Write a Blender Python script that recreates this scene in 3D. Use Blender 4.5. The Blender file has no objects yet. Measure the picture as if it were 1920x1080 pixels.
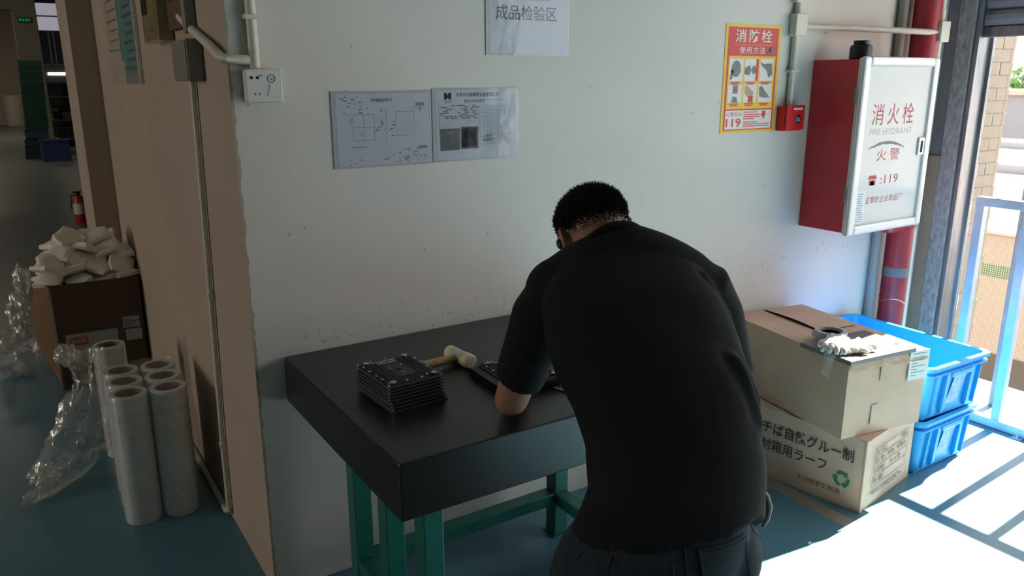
import bpy, bmesh, math, random
import numpy as np
from mathutils import Vector, Matrix, noise as mnoise
from mathutils.bvhtree import BVHTree

random.seed(7)
scene = bpy.context.scene
col = scene.collection

# ------------------------------------------------------------------ camera
CAM_H = 1.55
cam_data = bpy.data.cameras.new('camera')
cam_data.sensor_fit = 'HORIZONTAL'
cam_data.sensor_width = 36.0
cam_data.lens = 1480.0 / 1920.0 * 36.0
cam_data.clip_start = 0.05
cam_data.clip_end = 300
cam = bpy.data.objects.new('camera', cam_data)
col.objects.link(cam)
_x = Vector((0.84215118, -0.53923536, -0.00257369))
_u = Vector((0.14035976, 0.21459366, 0.96656541))
_b = Vector((-0.52065395, -0.81435544, 0.25640725))
cam.matrix_world = Matrix(((_x.x, _u.x, _b.x, 0), (_x.y, _u.y, _b.y, 0), (_x.z, _u.z, _b.z, CAM_H), (0, 0, 0, 1)))
scene.camera = cam

# ------------------------------------------------------------------ light
world = bpy.data.worlds.new('sky')
scene.world = world
world.use_nodes = True
_bg = world.node_tree.nodes['Background']
_bg.inputs[0].default_value = (0.95, 0.97, 1.0, 1)
_bg.inputs[1].default_value = 1.75

sun_data = bpy.data.lights.new('sun', 'SUN')
sun_data.energy = 28.0
sun_data.angle = math.radians(0.6)
sun_data.color = (1.0, 0.92, 0.80)
sun = bpy.data.objects.new('sun', sun_data)
col.objects.link(sun)
sun.location = (12, 3, 10)
sun.rotation_euler = Vector((-1.0, -0.06, -1.06)).to_track_quat('-Z', 'Y').to_euler()

def area_light(name, loc, direction, sx, sy, energy, color, portal=False):
    d = bpy.data.lights.new(name, 'AREA')
    d.shape = 'RECTANGLE'; d.size = sx; d.size_y = sy; d.energy = energy; d.color = color
    o = bpy.data.objects.new(name, d); col.objects.link(o)
    o.location = loc
    o.rotation_euler = Vector(direction).to_track_quat('-Z', 'Y').to_euler()
    if portal: d.cycles.is_portal = True
    return o
# sky light enters by the loading door
area_light('door_daylight_portal', (4.25, -0.10, 1.30), (-1, 0, 0), 2.7, 4.5, 1.0, (1, 1, 1), True)
# fill lights added to brighten the hall, all out of the frame
area_light('hall_side_fill', (-11.8, 6.0, 1.9), (1, 0, 0), 2.2, 14.0, 560, (1.0, 0.88, 0.74))  # added fill from the left for the beige wall; no window built there
for (lx, ly, le) in ((-1.6, 17.0, 30), (-2.0, 26.0, 80)):
    area_light('hall_overhead_fill', (lx, ly, 4.25), (0.12, 0, -1), 0.35, 2.6, le, (1.0, 0.86, 0.70))  # added overhead fill for the dim far hall, without any fixture

scene.view_settings.view_transform = 'Standard'
scene.view_settings.look = 'None'
scene.view_settings.exposure = 0.72
scene.view_settings.gamma = 1.0
scene.view_settings.use_curve_mapping = False
# ------------------------------------------------------------------ helpers
def tag(o, label=None, cat=None, group=None, kind=None):
    if label: o['label'] = label
    if cat: o['category'] = cat
    if group: o['group'] = group
    if kind: o['kind'] = kind
    return o

def thing(name, label, cat, loc=(0, 0, 0), rz=0.0, group=None, rot=None):
    o = bpy.data.objects.new(name, None); col.objects.link(o)
    o.empty_display_size = 0.05
    o.location = loc
    o.rotation_euler = rot if rot else (0, 0, rz)
    return tag(o, label, cat, group)

def link(name, me, m=None, parent=None, smooth=False):
    if m is not None and not me.materials:
        for q in (m if isinstance(m, (list, tuple)) else [m]): me.materials.append(q)
    o = bpy.data.objects.new(name, me); col.objects.link(o)
    if parent: o.parent = parent
    if smooth:
        me.polygons.foreach_set('use_smooth', [True] * len(me.polygons))
    return o

def copy_tree(o, parent=None):
    c = o.copy(); col.objects.link(c); c.parent = parent
    for ch in list(o.children): copy_tree(ch, c)
    return c

class MB:
    def __init__(s): s.v = []; s.f = []; s.mi = []; s.cur = 0; s.M = Matrix()
    def _add(s, vs, fs):
        n = len(s.v); s.v += [tuple(s.M @ Vector(v)) for v in vs]; s.f += [tuple(i + n for i in f) for f in fs]; s.mi += [s.cur] * len(fs)
        return s
    def box(s, x0, x1, y0, y1, z0, z1, bev=0.0):
        if x0 > x1: x0, x1 = x1, x0
        if y0 > y1: y0, y1 = y1, y0
        if z0 > z1: z0, z1 = z1, z0
        if bev <= 0:
            return s._add([(x0, y0, z0), (x1, y0, z0), (x1, y1, z0), (x0, y1, z0), (x0, y0, z1), (x1, y0, z1), (x1, y1, z1), (x0, y1, z1)],
                   [(0, 3, 2, 1), (4, 5, 6, 7), (0, 1, 5, 4), (1, 2, 6, 5), (2, 3, 7, 6), (3, 0, 4, 7)])
        bm = bmesh.new(); bmesh.ops.create_cube(bm, size=1)
        for v in bm.verts:
            v.co = Vector((x0 + (v.co.x + .5) * (x1 - x0), y0 + (v.co.y + .5) * (y1 - y0), z0 + (v.co.z + .5) * (z1 - z0)))
        b = min(bev, .49 * min(x1 - x0, y1 - y0, z1 - z0))
        bmesh.ops.bevel(bm, geom=bm.edges[:], offset=b, segments=2, affect='EDGES', profile=.5)
        bm.verts.index_update()
        s._add([v.co.copy() for v in bm.verts], [[v.index for v in f.verts] for f in bm.faces]); bm.free()
        return s
    def prism(s, pts, vec):
        n = len(pts); vec = Vector(vec)
        vs = [Vector(p) for p in pts] + [Vector(p) + vec for p in pts]
        fs = [tuple(range(n - 1, -1, -1)), tuple(range(n, 2 * n))] + [(i, (i + 1) % n, n + (i + 1) % n, n + i) for i in range(n)]
        return s._add(vs, fs)
    def tube(s, path, r, seg=12, cap=True):
        P = [Vector(p) for p in path]; rr = r if isinstance(r, (list, tuple)) else [r] * len(P)
        vs = []; fs = []; ref = None
        for i, p in enumerate(P):
            t = (P[min(i + 1, len(P) - 1)] - P[max(i - 1, 0)]).normalized()
            if ref is None: ref = t.orthogonal().normalized()
            a = (ref - t * ref.dot(t)).normalized(); ref = a; b = t.cross(a)
            for k in range(seg):
                q = 2 * math.pi * k / seg
                vs.append(p + (a * math.cos(q) + b * math.sin(q)) * rr[i])
        for i in range(len(P) - 1):
            for k in range(seg):
                fs.append((i * seg + k, i * seg + (k + 1) % seg, (i + 1) * seg + (k + 1) % seg, (i + 1) * seg + k))
        if cap:
            fs.append(tuple(range(seg - 1, -1, -1))); fs.append(tuple(range((len(P) - 1) * seg, len(P) * seg)))
        return s._add(vs, fs)
    def lathe(s, prof, c=(0, 0, 0), seg=24, axis='Z'):
        vs = []; fs = []; c = Vector(c)
        for (r, z) in prof:
            for k in range(seg):
                q = 2 * math.pi * k / seg
                p = Vector((r * math.cos(q), r * math.sin(q), z))
                if axis == 'Y': p = Vector((p.x, -p.z, p.y))
                elif axis == 'X': p = Vector((p.z, p.x, p.y))
                vs.append(c + p)
        m = len(prof)
        for i in range(m - 1):
            for k in range(seg):
                fs.append((i * seg + k, i * seg + (k + 1) % seg, (i + 1) * seg + (k + 1) % seg, (i + 1) * seg + k))
        if prof[0][0] > 1e-6: fs.append(tuple(range(seg - 1, -1, -1)))
        if prof[-1][0] > 1e-6: fs.append(tuple(range((m - 1) * seg, m * seg)))
        return s._add(vs, fs)
    def grid(s, fn, nu, nv):
        vs = [fn(i / nu, j / nv) for j in range(nv + 1) for i in range(nu + 1)]
        fs = [(j * (nu + 1) + i, j * (nu + 1) + i + 1, (j + 1) * (nu + 1) + i + 1, (j + 1) * (nu + 1) + i) for j in range(nv) for i in range(nu)]
        return s._add(vs, fs)
    def mesh(s, name):
        me = bpy.data.meshes.new(name); me.from_pydata([tuple(v) for v in s.v], [], s.f)
        bm = bmesh.new(); bm.from_mesh(me); bmesh.ops.recalc_face_normals(bm, faces=bm.faces); bm.to_mesh(me); bm.free()
        if any(s.mi): me.polygons.foreach_set('material_index', s.mi)
        me.update(); return me
    def build(s, name, m, parent=None, smooth=False):
        return link(name, s.mesh(name), m, parent, smooth)

def autosmooth(o, ang=35):
    me = o.data; bm = bmesh.new(); bm.from_mesh(me)
    for f in bm.faces: f.smooth = True
    for e in bm.edges:
        if len(e.link_faces) == 2 and e.calc_face_angle(0) > math.radians(ang): e.smooth = False
    bm.to_mesh(me); bm.free(); return o

# ---- materials
MATS = {}
def mat(name, c, rough=.6, metal=0.0, var=0.0, vscale=6.0, bump=0.0, bscale=80.0, spec=.5, coat=0.0, emit=0.0, alpha=1.0, stretch=(1, 1, 1), c2=None, detail=4.0, trans=0.0):
    m = bpy.data.materials.new(name); m.use_nodes = True
    nt = m.node_tree; N = nt.nodes; L = nt.links; b = N['Principled BSDF']
    b.inputs['Base Color'].default_value = (*c, 1); b.inputs['Roughness'].default_value = rough
    b.inputs['Metallic'].default_value = metal; b.inputs['Specular IOR Level'].default_value = spec
    b.inputs['Coat Weight'].default_value = coat; b.inputs['Alpha'].default_value = alpha
    b.inputs['Transmission Weight'].default_value = trans
    if emit:
        b.inputs['Emission Color'].default_value = (*c, 1); b.inputs['Emission Strength'].default_value = emit
    if var or c2 or bump:
        tc = N.new('ShaderNodeTexCoord'); mp = N.new('ShaderNodeMapping'); mp.inputs['Scale'].default_value = stretch
        L.new(tc.outputs['Object'], mp.inputs['Vector'])
    if var or c2:
        nz = N.new('ShaderNodeTexNoise'); nz.inputs['Scale'].default_value = vscale; nz.inputs['Detail'].default_value = detail; nz.inputs['Roughness'].default_value = .6
        L.new(mp.outputs[0], nz.inputs['Vector'])
        rp = N.new('ShaderNodeValToRGB'); rp.color_ramp.elements[0].position = .3; rp.color_ramp.elements[1].position = .7
        lo = c2 if c2 else tuple(x * (1 - var) for x in c)
        hi = c if c2 else tuple(min(1, x * (1 + var)) for x in c)
        rp.color_ramp.elements[0].color = (*lo, 1); rp.color_ramp.elements[1].color = (*hi, 1)
        L.new(nz.outputs['Fac'], rp.inputs['Fac']); L.new(rp.outputs['Color'], b.inputs['Base Color'])
    if bump:
        n2 = N.new('ShaderNodeTexNoise'); n2.inputs['Scale'].default_value = bscale; n2.inputs['Detail'].default_value = 5
        L.new(mp.outputs[0], n2.inputs['Vector'])
        bp = N.new('ShaderNodeBump'); bp.inputs['Strength'].default_value = bump; bp.inputs['Distance'].default_value = .004
        L.new(n2.outputs['Fac'], bp.inputs['Height']); L.new(bp.outputs[0], b.inputs['Normal'])
    MATS[name] = m; return m

def film_mat(name, c, fac, rough=.12, bump=.5, bscale=30, diff=.25):
    """thin clear plastic: part see-through, part glossy and milky"""
    m = bpy.data.materials.new(name); m.use_nodes = True
    nt = m.node_tree; N = nt.nodes; L = nt.links; N.remove(N['Principled BSDF']); out = N['Material Output']
    tr = N.new('ShaderNodeBsdfTransparent'); gl = N.new('ShaderNodeBsdfGlossy'); df = N.new('ShaderNodeBsdfDiffuse')
    gl.inputs['Roughness'].default_value = rough; gl.inputs['Color'].default_value = (*c, 1); df.inputs['Color'].default_value = (*c, 1)
    mx = N.new('ShaderNodeMixShader'); mx.inputs[0].default_value = diff
    L.new(gl.outputs[0], mx.inputs[1]); L.new(df.outputs[0], mx.inputs[2])
    m2 = N.new('ShaderNodeMixShader'); m2.inputs[0].default_value = fac
    L.new(tr.outputs[0], m2.inputs[1]); L.new(mx.outputs[0], m2.inputs[2]); L.new(m2.outputs[0], out.inputs[0])
    if bump:
        nz = N.new('ShaderNodeTexNoise'); nz.inputs['Scale'].default_value = bscale; nz.inputs['Detail'].default_value = 3
        tc = N.new('ShaderNodeTexCoord'); L.new(tc.outputs['Object'], nz.inputs['Vector'])
        bp = N.new('ShaderNodeBump'); bp.inputs['Strength'].default_value = bump; bp.inputs['Distance'].default_value = .01
        L.new(nz.outputs['Fac'], bp.inputs['Height']); L.new(bp.outputs[0], gl.inputs['Normal'])
    MATS[name] = m; return m

# ---- lettering: flat glyph meshes; frame = (origin, x axis, y axis) in the parent's space
def lettering(body, origin, ax, ay, w, h, m, parent, name='lettering', bold=0.0, spacing=1.0, shear=0.0, align='L'):
    c = bpy.data.curves.new('glyphs', 'FONT'); c.body = body; c.space_character = spacing; c.offset = bold; c.shear = shear
    c.resolution_u = 3
    o = bpy.data.objects.new('glyphs', c); col.objects.link(o)
    dg = bpy.context.evaluated_depsgraph_get()
    me = bpy.data.meshes.new_from_object(o.evaluated_get(dg))
    bpy.data.objects.remove(o); bpy.data.curves.remove(c)
    xs = [v.co.x for v in me.vertices]; ys = [v.co.y for v in me.vertices]
    x0, x1, y0, y1 = min(xs), max(xs), min(ys), max(ys)
    sx = w / (x1 - x0); sy = h / (y1 - y0) if h else sx
    O = Vector(origin); ax = Vector(ax).normalized(); ay = Vector(ay).normalized()
    for v in me.vertices:
        v.co = O + ax * ((v.co.x - x0) * sx) + ay * ((v.co.y - y0) * sy)
    me.materials.clear()
    return link(name, me, m, parent)

def quad(name, pts, m, parent):
    me = bpy.data.meshes.new(name); me.from_pydata([tuple(p) for p in pts], [], [tuple(range(len(pts)))])
    return link(name, me, m, parent)

XA, YA, ZA = Vector((1, 0, 0)), Vector((0, 1, 0)), Vector((0, 0, 1))
# ------------------------------------------------------------------ materials
def wall_white():
    m = mat('white_wall_paint', (.665, .635, .585), .55, var=.04, vscale=1.3, bump=.12, bscale=26)
    nt = m.node_tree; N = nt.nodes; L = nt.links; b = N['Principled BSDF']
    tc = N.new('ShaderNodeTexCoord'); sp = N.new('ShaderNodeSeparateXYZ'); L.new(tc.outputs['Object'], sp.inputs[0])
    # paint chips in a band behind the table
    vo = N.new('ShaderNodeTexNoise'); vo.inputs['Scale'].default_value = 55; vo.inputs['Detail'].default_value = 3; L.new(tc.outputs['Object'], vo.inputs['Vector'])
    r1 = N.new('ShaderNodeValToRGB'); r1.color_ramp.elements[0].position = .625; r1.color_ramp.elements[1].position = .66; L.new(vo.outputs['Fac'], r1.inputs[0])
    zr = N.new('ShaderNodeValToRGB'); zr.color_ramp.elements.new(.5); e = zr.color_ramp.elements
    e[0].position = .735; e[0].color = (0, 0, 0, 1); e[1].position = .79; e[1].color = (1, 1, 1, 1); e[2].position = .90; e[2].color = (0, 0, 0, 1)
    L.new(sp.outputs['Z'], zr.inputs[0])
    mu = N.new('ShaderNodeMath'); mu.operation = 'MULTIPLY'; L.new(r1.outputs[0], mu.inputs[0]); L.new(zr.outputs[0], mu.inputs[1])
    # sparse specks all over
    v2 = N.new('ShaderNodeTexNoise'); v2.inputs['Scale'].default_value = 42; v2.inputs['Detail'].default_value = 1; L.new(tc.outputs['Object'], v2.inputs['Vector'])
    r2 = N.new('ShaderNodeValToRGB'); r2.color_ramp.elements[0].position = .79; r2.color_ramp.elements[1].position = .815; L.new(v2.outputs['Fac'], r2.inputs[0])
    mx0 = N.new('ShaderNodeMath'); mx0.operation = 'MAXIMUM'; L.new(mu.outputs[0], mx0.inputs[0]); L.new(r2.outputs[0], mx0.inputs[1])
    # ragged paint edge at the corner
    n3 = N.new('ShaderNodeTexNoise'); n3.inputs['Scale'].default_value = 24; n3.inputs['Detail'].default_value = 5; L.new(tc.outputs['Object'], n3.inputs['Vector'])
    ma = N.new('ShaderNodeMath'); ma.operation = 'MULTIPLY_ADD'; ma.inputs[1].default_value = -.030; L.new(n3.outputs['Fac'], ma.inputs[0]); L.new(sp.outputs['X'], ma.inputs[2])
    lt = N.new('ShaderNodeMath'); lt.operation = 'LESS_THAN'; lt.inputs[1].default_value = .5205; L.new(ma.outputs[0], lt.inputs[0])
    src = b.inputs['Base Color'].links[0].from_socket
    m1 = N.new('ShaderNodeMix'); m1.data_type = 'RGBA'; L.new(mx0.outputs[0], m1.inputs['Factor']); L.new(src, m1.inputs['A']); m1.inputs['B'].default_value = (.47, .46, .43, 1)
    m2 = N.new('ShaderNodeMix'); m2.data_type = 'RGBA'; L.new(lt.outputs[0], m2.inputs['Factor']); L.new(m1.outputs['Result'], m2.inputs['A']); m2.inputs['B'].default_value = (.42, .345, .275, 1)
    L.new(m2.outputs['Result'], b.inputs['Base Color'])
    bp = [n for n in N if n.type == 'BUMP'][0]
    b2 = N.new('ShaderNodeBump'); b2.inputs['Strength'].default_value = .6; b2.inputs['Distance'].default_value = .003; b2.invert = True
    L.new(mx0.outputs[0], b2.inputs['Height']); L.new(bp.outputs[0], b2.inputs['Normal']); L.new(b2.outputs[0], b.inputs['Normal'])
    return m

def floor_paint():
    m = mat('blue_floor_paint', (.098, .240, .315), .33, var=.16, vscale=1.6, bump=.05, bscale=18, c2=(.084, .208, .275))
    nt = m.node_tree; N = nt.nodes; L = nt.links; b = N['Principled BSDF']
    tc = N.new('ShaderNodeTexCoord'); sp = N.new('ShaderNodeSeparateXYZ'); L.new(tc.outputs['Object'], sp.inputs[0])
    def band(sock, lo, hi):
        a = N.new('ShaderNodeMath'); a.operation = 'GREATER_THAN'; a.inputs[1].default_value = lo; L.new(sock, a.inputs[0])
        c = N.new('ShaderNodeMath'); c.operation = 'LESS_THAN'; c.inputs[1].default_value = hi; L.new(sock, c.inputs[0])
        k = N.new('ShaderNodeMath'); k.operation = 'MULTIPLY'; L.new(a.outputs[0], k.inputs[0]); L.new(c.outputs[0], k.inputs[1]); return k.outputs[0]
    k1 = band(sp.outputs['X'], 2.352, 2.415)
    src = b.inputs['Base Color'].links[0].from_socket
    m1 = N.new('ShaderNodeMix'); m1.data_type = 'RGBA'; L.new(k1, m1.inputs['Factor']); L.new(src, m1.inputs['A']); m1.inputs['B'].default_value = (.30, .26, .21, 1)
    # the hall floor further back is worn grey concrete
    k2 = N.new('ShaderNodeMapRange'); k2.inputs['From Min'].default_value = 4.6; k2.inputs['From Max'].default_value = 6.5; L.new(sp.outputs['Y'], k2.inputs['Value'])
    m2 = N.new('ShaderNodeMix'); m2.data_type = 'RGBA'; L.new(k2.outputs[0], m2.inputs['Factor']); L.new(m1.outputs['Result'], m2.inputs['A']); m2.inputs['B'].default_value = (.13, .145, .14, 1)
    L.new(m2.outputs['Result'], b.inputs['Base Color'])
    return m

wall_white(); floor_paint()
mat('beige_wall_paint', (.43, .35, .275), .7, var=.07, vscale=1.6, bump=.15, bscale=20)
mat('far_wall_paint', (.40, .34, .28), .8, var=.05, vscale=.6)
mat('column_paint', (.19, .175, .135), .8, var=.08, vscale=2)
mat('ceiling_paint', (.55, .54, .52), .9, var=.04)
mat('dark_grey_wall', (.16, .16, .17), .8, var=.12, vscale=5, bump=.2, bscale=30)
mat('concrete_strip', (.26, .26, .27), .85, var=.35, vscale=60, bump=.5, bscale=120, stretch=(1, 1, .4))
mat('brown_board', (.26, .20, .15), .7, var=.1)
mat('galvanised', (.24, .26, .29), .35, metal=.7, var=.25, vscale=9, stretch=(4, 4, .6))
mat('mortar', (.52, .52, .53), .95, var=.25, vscale=50, bump=1.0, bscale=60)
mat('tan_tile', (.30, .245, .185), .5, var=.10, vscale=30)
mat('shutter_grey', (.24, .25, .27), .5, metal=.2, var=.08)
mat('granite_black', (.018, .018, .019), .34, var=.25, vscale=260, bump=.03, bscale=300)
mat('green_paint', (.012, .135, .105), .38, var=.12, vscale=7, bump=.06, bscale=60)
mat('plate_black', (.016, .016, .017), .42, metal=.3)
mat('plate_edge', (.085, .085, .088), .45, metal=.3)
mat('steel', (.62, .62, .62), .28, metal=1.0)
mat('label_grey', (.42, .42, .42), .5)
mat('void_black', (.004, .004, .004), .9)
mat('wood_handle', (.50, .31, .16), .5, var=.22, vscale=20, stretch=(1, 8, 8))
mat('mallet_nylon', (.70, .62, .42), .45, var=.15, vscale=35)
mat('paper', (.49, .515, .58), .7)
mat('paper_white', (.78, .78, .77), .7)
mat('sleeve_rim', (.42, .44, .46), .35)
film_mat('clear_sleeve', (.9, .92, 1.0), .075, rough=.10, bump=.18, bscale=14, diff=.25)
film_mat('clear_film', (.92, .92, .90), .40, rough=.20, bump=1.0, bscale=26, diff=.45)
film_mat('pack_wrap', (.95, .95, .93), .14, rough=.14, bump=.8, bscale=30, diff=.3)
mat('ink', (.015, .016, .02), .7)
mat('ink_grey', (.05, .055, .07), .7)
mat('ink_faint', (.20, .21, .24), .7)
mat('poster_yellow', (.90, .55, .04), .5)
mat('poster_red', (.72, .045, .045), .5)
mat('poster_white', (.82, .78, .72), .5)
mat('print_grey', (.22, .22, .22), .6, var=.3, vscale=60)
mat('print_dark', (.07, .07, .075), .6)
mat('print_skin', (.55, .36, .24), .6)
mat('red_enamel', (.50, .030, .045), .42, var=.08, vscale=5)
mat('pipe_red', (.36, .026, .036), .45, var=.18, vscale=12)
mat('call_red', (.62, .012, .02), .3)
mat('cabinet_white', (.66, .645, .62), .35, var=.02)
mat('aluminium', (.66, .68, .68), .38, metal=.35)
mat('cabinet_ink', (.50, .07, .07), .6)
mat('cabinet_ink_pale', (.55, .45, .42), .6)
mat('scratch_dark', (.18, .17, .16), .6)
mat('conduit_white', (.66, .62, .54), .45, var=.05, vscale=8)
mat('jar_black', (.010, .010, .012), .4)
mat('socket_white', (.68, .69, .66), .4)
mat('cardboard', (.69, .455, .335), .85, var=.06, vscale=9, bump=.06, bscale=90)
mat('cardboard_pale', (.70, .48, .36), .85, var=.07, vscale=7, bump=.08, bscale=70)
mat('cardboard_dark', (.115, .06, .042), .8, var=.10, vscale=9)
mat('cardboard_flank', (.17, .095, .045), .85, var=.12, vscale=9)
mat('packing_tape', (.58, .37, .22), .25, var=.08)
mat('print_black', (.05, .045, .045), .8)
mat('print_green', (.02, .22, .13), .8)
mat('crate_blue', (.035, .40, .86), .32, var=.05)
mat('sticker_worn', (.55, .62, .68), .6, c2=(.05, .32, .70), vscale=22, detail=6)
mat('plate_bare', (.19, .165, .165), .45, metal=.35, var=.08)
mat('tape_grey', (.52, .52, .52), .5, var=.1)
mat('glove_cotton', (.74, .71, .66), .95, var=.06, vscale=20, bump=.8, bscale=240)
mat('rail_steel', (.50, .56, .68), .38, metal=.25, var=.1, vscale=12)
mat('foam_white', (.86, .80, .73), .8, var=.05)
mat('film_roll', (.60, .63, .63), .22, var=.10, vscale=9, stretch=(1, 1, 9), coat=.3)
mat('roll_core', (.22, .19, .16), .9)
mat('label_orange', (.50, .10, .04), .6)
mat('carton_label', (.42, .42, .43), .6)
mat('sign_teal', (.07, .30, .29), .25)
film_mat('acrylic', (.75, .73, .70), .07, rough=.08, bump=0, diff=.5)
mat('acrylic_edge', (.75, .73, .68), .2)
mat('yellow_case', (.34, .26, .13), .25, var=.15, vscale=10, coat=.5)
mat('box_grey', (.22, .215, .19), .5)
mat('skin', (.37, .185, .13), .55, var=.07, vscale=30)
mat('shirt_black', (.0125, .0135, .015), .9, bump=.15, bscale=380, spec=.18)
mat('denim', (.022, .032, .046), .9, var=.25, vscale=40, bump=.3, bscale=420, spec=.3)
mat('denim_stitch', (.045, .045, .048), .9)
mat('hair_black', (.008, .008, .009), .6)
mat('rubber_black', (.01, .01, .012), .5)
mat('strap_grey', (.35, .34, .31), .7)
mat('shoe_dark', (.03, .03, .035), .6)
mat('eye_white', (.7, .68, .65), .3)
mat('hall_green', (.010, .060, .032), .5)
mat('hall_dark_green', (.008, .022, .015), .6)
mat('hall_blue', (.015, .035, .12), .5)
mat('hall_navy', (.02, .03, .05), .6)
mat('hall_grey', (.30, .29, .27), .6)
mat('hall_white', (.50, .46, .42), .6)
mat('hall_orange', (.42, .18, .06), .6)
mat('exit_green', (.0, .5, .12), .5, emit=.35)
mat('tube_light', (1.0, .93, .70), .5, emit=2.2)
mat('window_lit', (.40, .38, .46), .6, emit=.42)
mat('window_dark', (.045, .055, .075), .2)
mat('ext_red', (.35, .02, .015), .4)
mat('roof_pale', (.42, .34, .28), .9, var=.06, vscale=.4)
mat('road_grey', (.24, .25, .28), .9)
mat('leaf_green', (.12, .22, .06), .8, var=.3)
mat('bark', (.14, .10, .07), .9)

def mosaic():
    m = mat('mosaic_wall', (.60, .46, .33), .6)
    nt = m.node_tree; N = nt.nodes; L = nt.links; b = N['Principled BSDF']
    tc = N.new('ShaderNodeTexCoord'); sp = N.new('ShaderNodeSeparateXYZ'); L.new(tc.outputs['Object'], sp.inputs[0])
    cb = N.new('ShaderNodeCombineXYZ'); L.new(sp.outputs['Y'], cb.inputs[0]); L.new(sp.outputs['Z'], cb.inputs[1])
    br = N.new('ShaderNodeTexBrick'); br.offset = 0; br.inputs['Scale'].default_value = 1
    br.inputs['Brick Width'].default_value = .05; br.inputs['Row Height'].default_value = .05; br.inputs['Mortar Size'].default_value = .006
    br.inputs['Color1'].default_value = (.30, .21, .135, 1); br.inputs['Color2'].default_value = (.28, .20, .13, 1); br.inputs['Mortar'].default_value = (.42, .35, .28, 1)
    L.new(cb.outputs[0], br.inputs['Vector'])
    b2 = N.new('ShaderNodeTexBrick'); b2.offset = 0; b2.inputs['Scale'].default_value = 1
    b2.inputs['Brick Width'].default_value = .05; b2.inputs['Row Height'].default_value = .05; b2.inputs['Mortar Size'].default_value = .006
    b2.inputs['Color1'].default_value = (.06, .11, .03, 1); b2.inputs['Color2'].default_value = (.07, .12, .04, 1); b2.inputs['Mortar'].default_value = (.32, .33, .24, 1)
    L.new(cb.outputs[0], b2.inputs['Vector'])
    def gt(v, op):
        k = N.new('ShaderNodeMath'); k.operation = op; k.inputs[1].default_value = v; L.new(sp.outputs['Z'], k.inputs[0]); return k.outputs[0]
    k = N.new('ShaderNodeMath'); k.operation = 'MULTIPLY'; L.new(gt(6.06, 'GREATER_THAN'), k.inputs[0]); L.new(gt(6.36, 'LESS_THAN'), k.inputs[1])
    mx = N.new('ShaderNodeMix'); mx.data_type = 'RGBA'; L.new(k.outputs[0], mx.inputs['Factor']); L.new(br.outputs['Color'], mx.inputs['A']); L.new(b2.outputs['Color'], mx.inputs['B'])
    L.new(mx.outputs['Result'], b.inputs['Base Color'])
mosaic()
mat('plinth_brown', (.10, .08, .062), .9, var=.08, vscale=.8)
G = MATS

# ------------------------------------------------------------------ the setting
def struct(name, mb, m, parent=None):
    o = mb.build(name, m, parent)
    if parent is None: o['kind'] = 'structure'
    return o

X0 = .528                                             # corner of white and beige wall
struct('floor', MB().box(-12, 4.22, -5, 34, -.2, 0), G['blue_floor_paint'])
struct('ceiling', MB().box(-12, 4.22, -5, 34, 4.6, 4.75), G['ceiling_paint'])
struct('wall_back', MB().box(X0 + .0065, 3.85, 2.2, 2.32, 0, 4.6), G['white_wall_paint'])
struct('wall_left', MB().box(X0, X0 + .0065, 2.2, 5.62, 0, 4.6).box(X0 + .0065, .66, 2.32, 5.62, 0, 4.6), G['beige_wall_paint'])
struct('trim_1', MB().box(.402, .66, 5.10, 5.75, 0, 4.6), G['beige_wall_paint'])
struct('wall_partition', MB().box(.66, 3.85, 5.6, 5.75, 0, 4.6), G['beige_wall_paint'])
struct('wall_front', MB().box(-12, 4.22, -5.2, -5, 0, 4.6), G['far_wall_paint'])
struct('wall_far', MB().box(-12, 4.22, 34, 34.2, 0, 5), G['far_wall_paint'])
struct('wall_hall', MB().box(-12.2, -12, -5, 34, 0, 4.6), G['far_wall_paint'])

JY = 2.06                                            # jamb of the loading door
wr = struct('wall_right', MB().box(3.85, 4.22, JY, 34, 0, 4.6).box(3.85, 4.22, -5, -2.3, 0, 4.6).box(3.85, 4.22, -2.3, 1.75, 2.58, 4.6).box(3.85, 4.22, 1.75, JY, 2.58, 4.6), G['dark_grey_wall'])
MB().box(3.835, 3.85, JY + .002, JY + .075, 0, 4.5, .003).build('concrete_edge', G['concrete_strip'], wr)
MB().box(3.838, 3.85, JY + .076, 2.198, .0, 1.18).build('lower_board', G['brown_board'], wr)
g = MB().box(3.85, 3.868, JY - .022, JY - .001, 0, 2.4, .002).box(3.868, 3.985, JY - .009, JY - .001, 0, 2.4).box(3.975, 3.993, JY - .024, JY - .001, 0, 2.4, .002)
g.build('guide_channel', G['galvanised'], wr)
def ragged(u, v):
    x = 3.993 + .028 * u; z = 2.4 * v
    x += (.010 * mnoise.noise(Vector((u * 3, 0, z * 14)))) * (u > .5)
    return (x, JY - .004 - .012 * math.sin(u * math.pi) - .006 * abs(mnoise.noise(Vector((u * 9, 2, z * 30)))), z)
MB().grid(ragged, 6, 240).build('mortar_seam', G['mortar'], wr)
MB().box(4.02, 4.219, JY - .003, JY - .0005, 0, 2.4).build('grout_bed', G['mortar'], wr)
tile_big = MB().box(-.0825, .0825, -.006, 0, .0015, .0585, .0015).mesh('tile')
tile_small = MB().box(-.0415, .0415, -.006, 0, .0015, .0585, .0015).mesh('tile')
tile_bit = MB().box(-.0155, .0155, -.006, 0, .0015, .0585, .0015).mesh('tile')
for r in range(40):
    z = r * .06
    if r % 2: row = ((tile_big, 4.103), (tile_bit, 4.203))
    else: row = ((tile_small, 4.062 - .004 * (r % 4)), (tile_small, 4.150), (tile_bit, 4.207))
    for (me, x) in row:
        o = link('tile', me, G['tan_tile'], wr); o.location = (x, JY - random.uniform(0, .0015), z)

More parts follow.
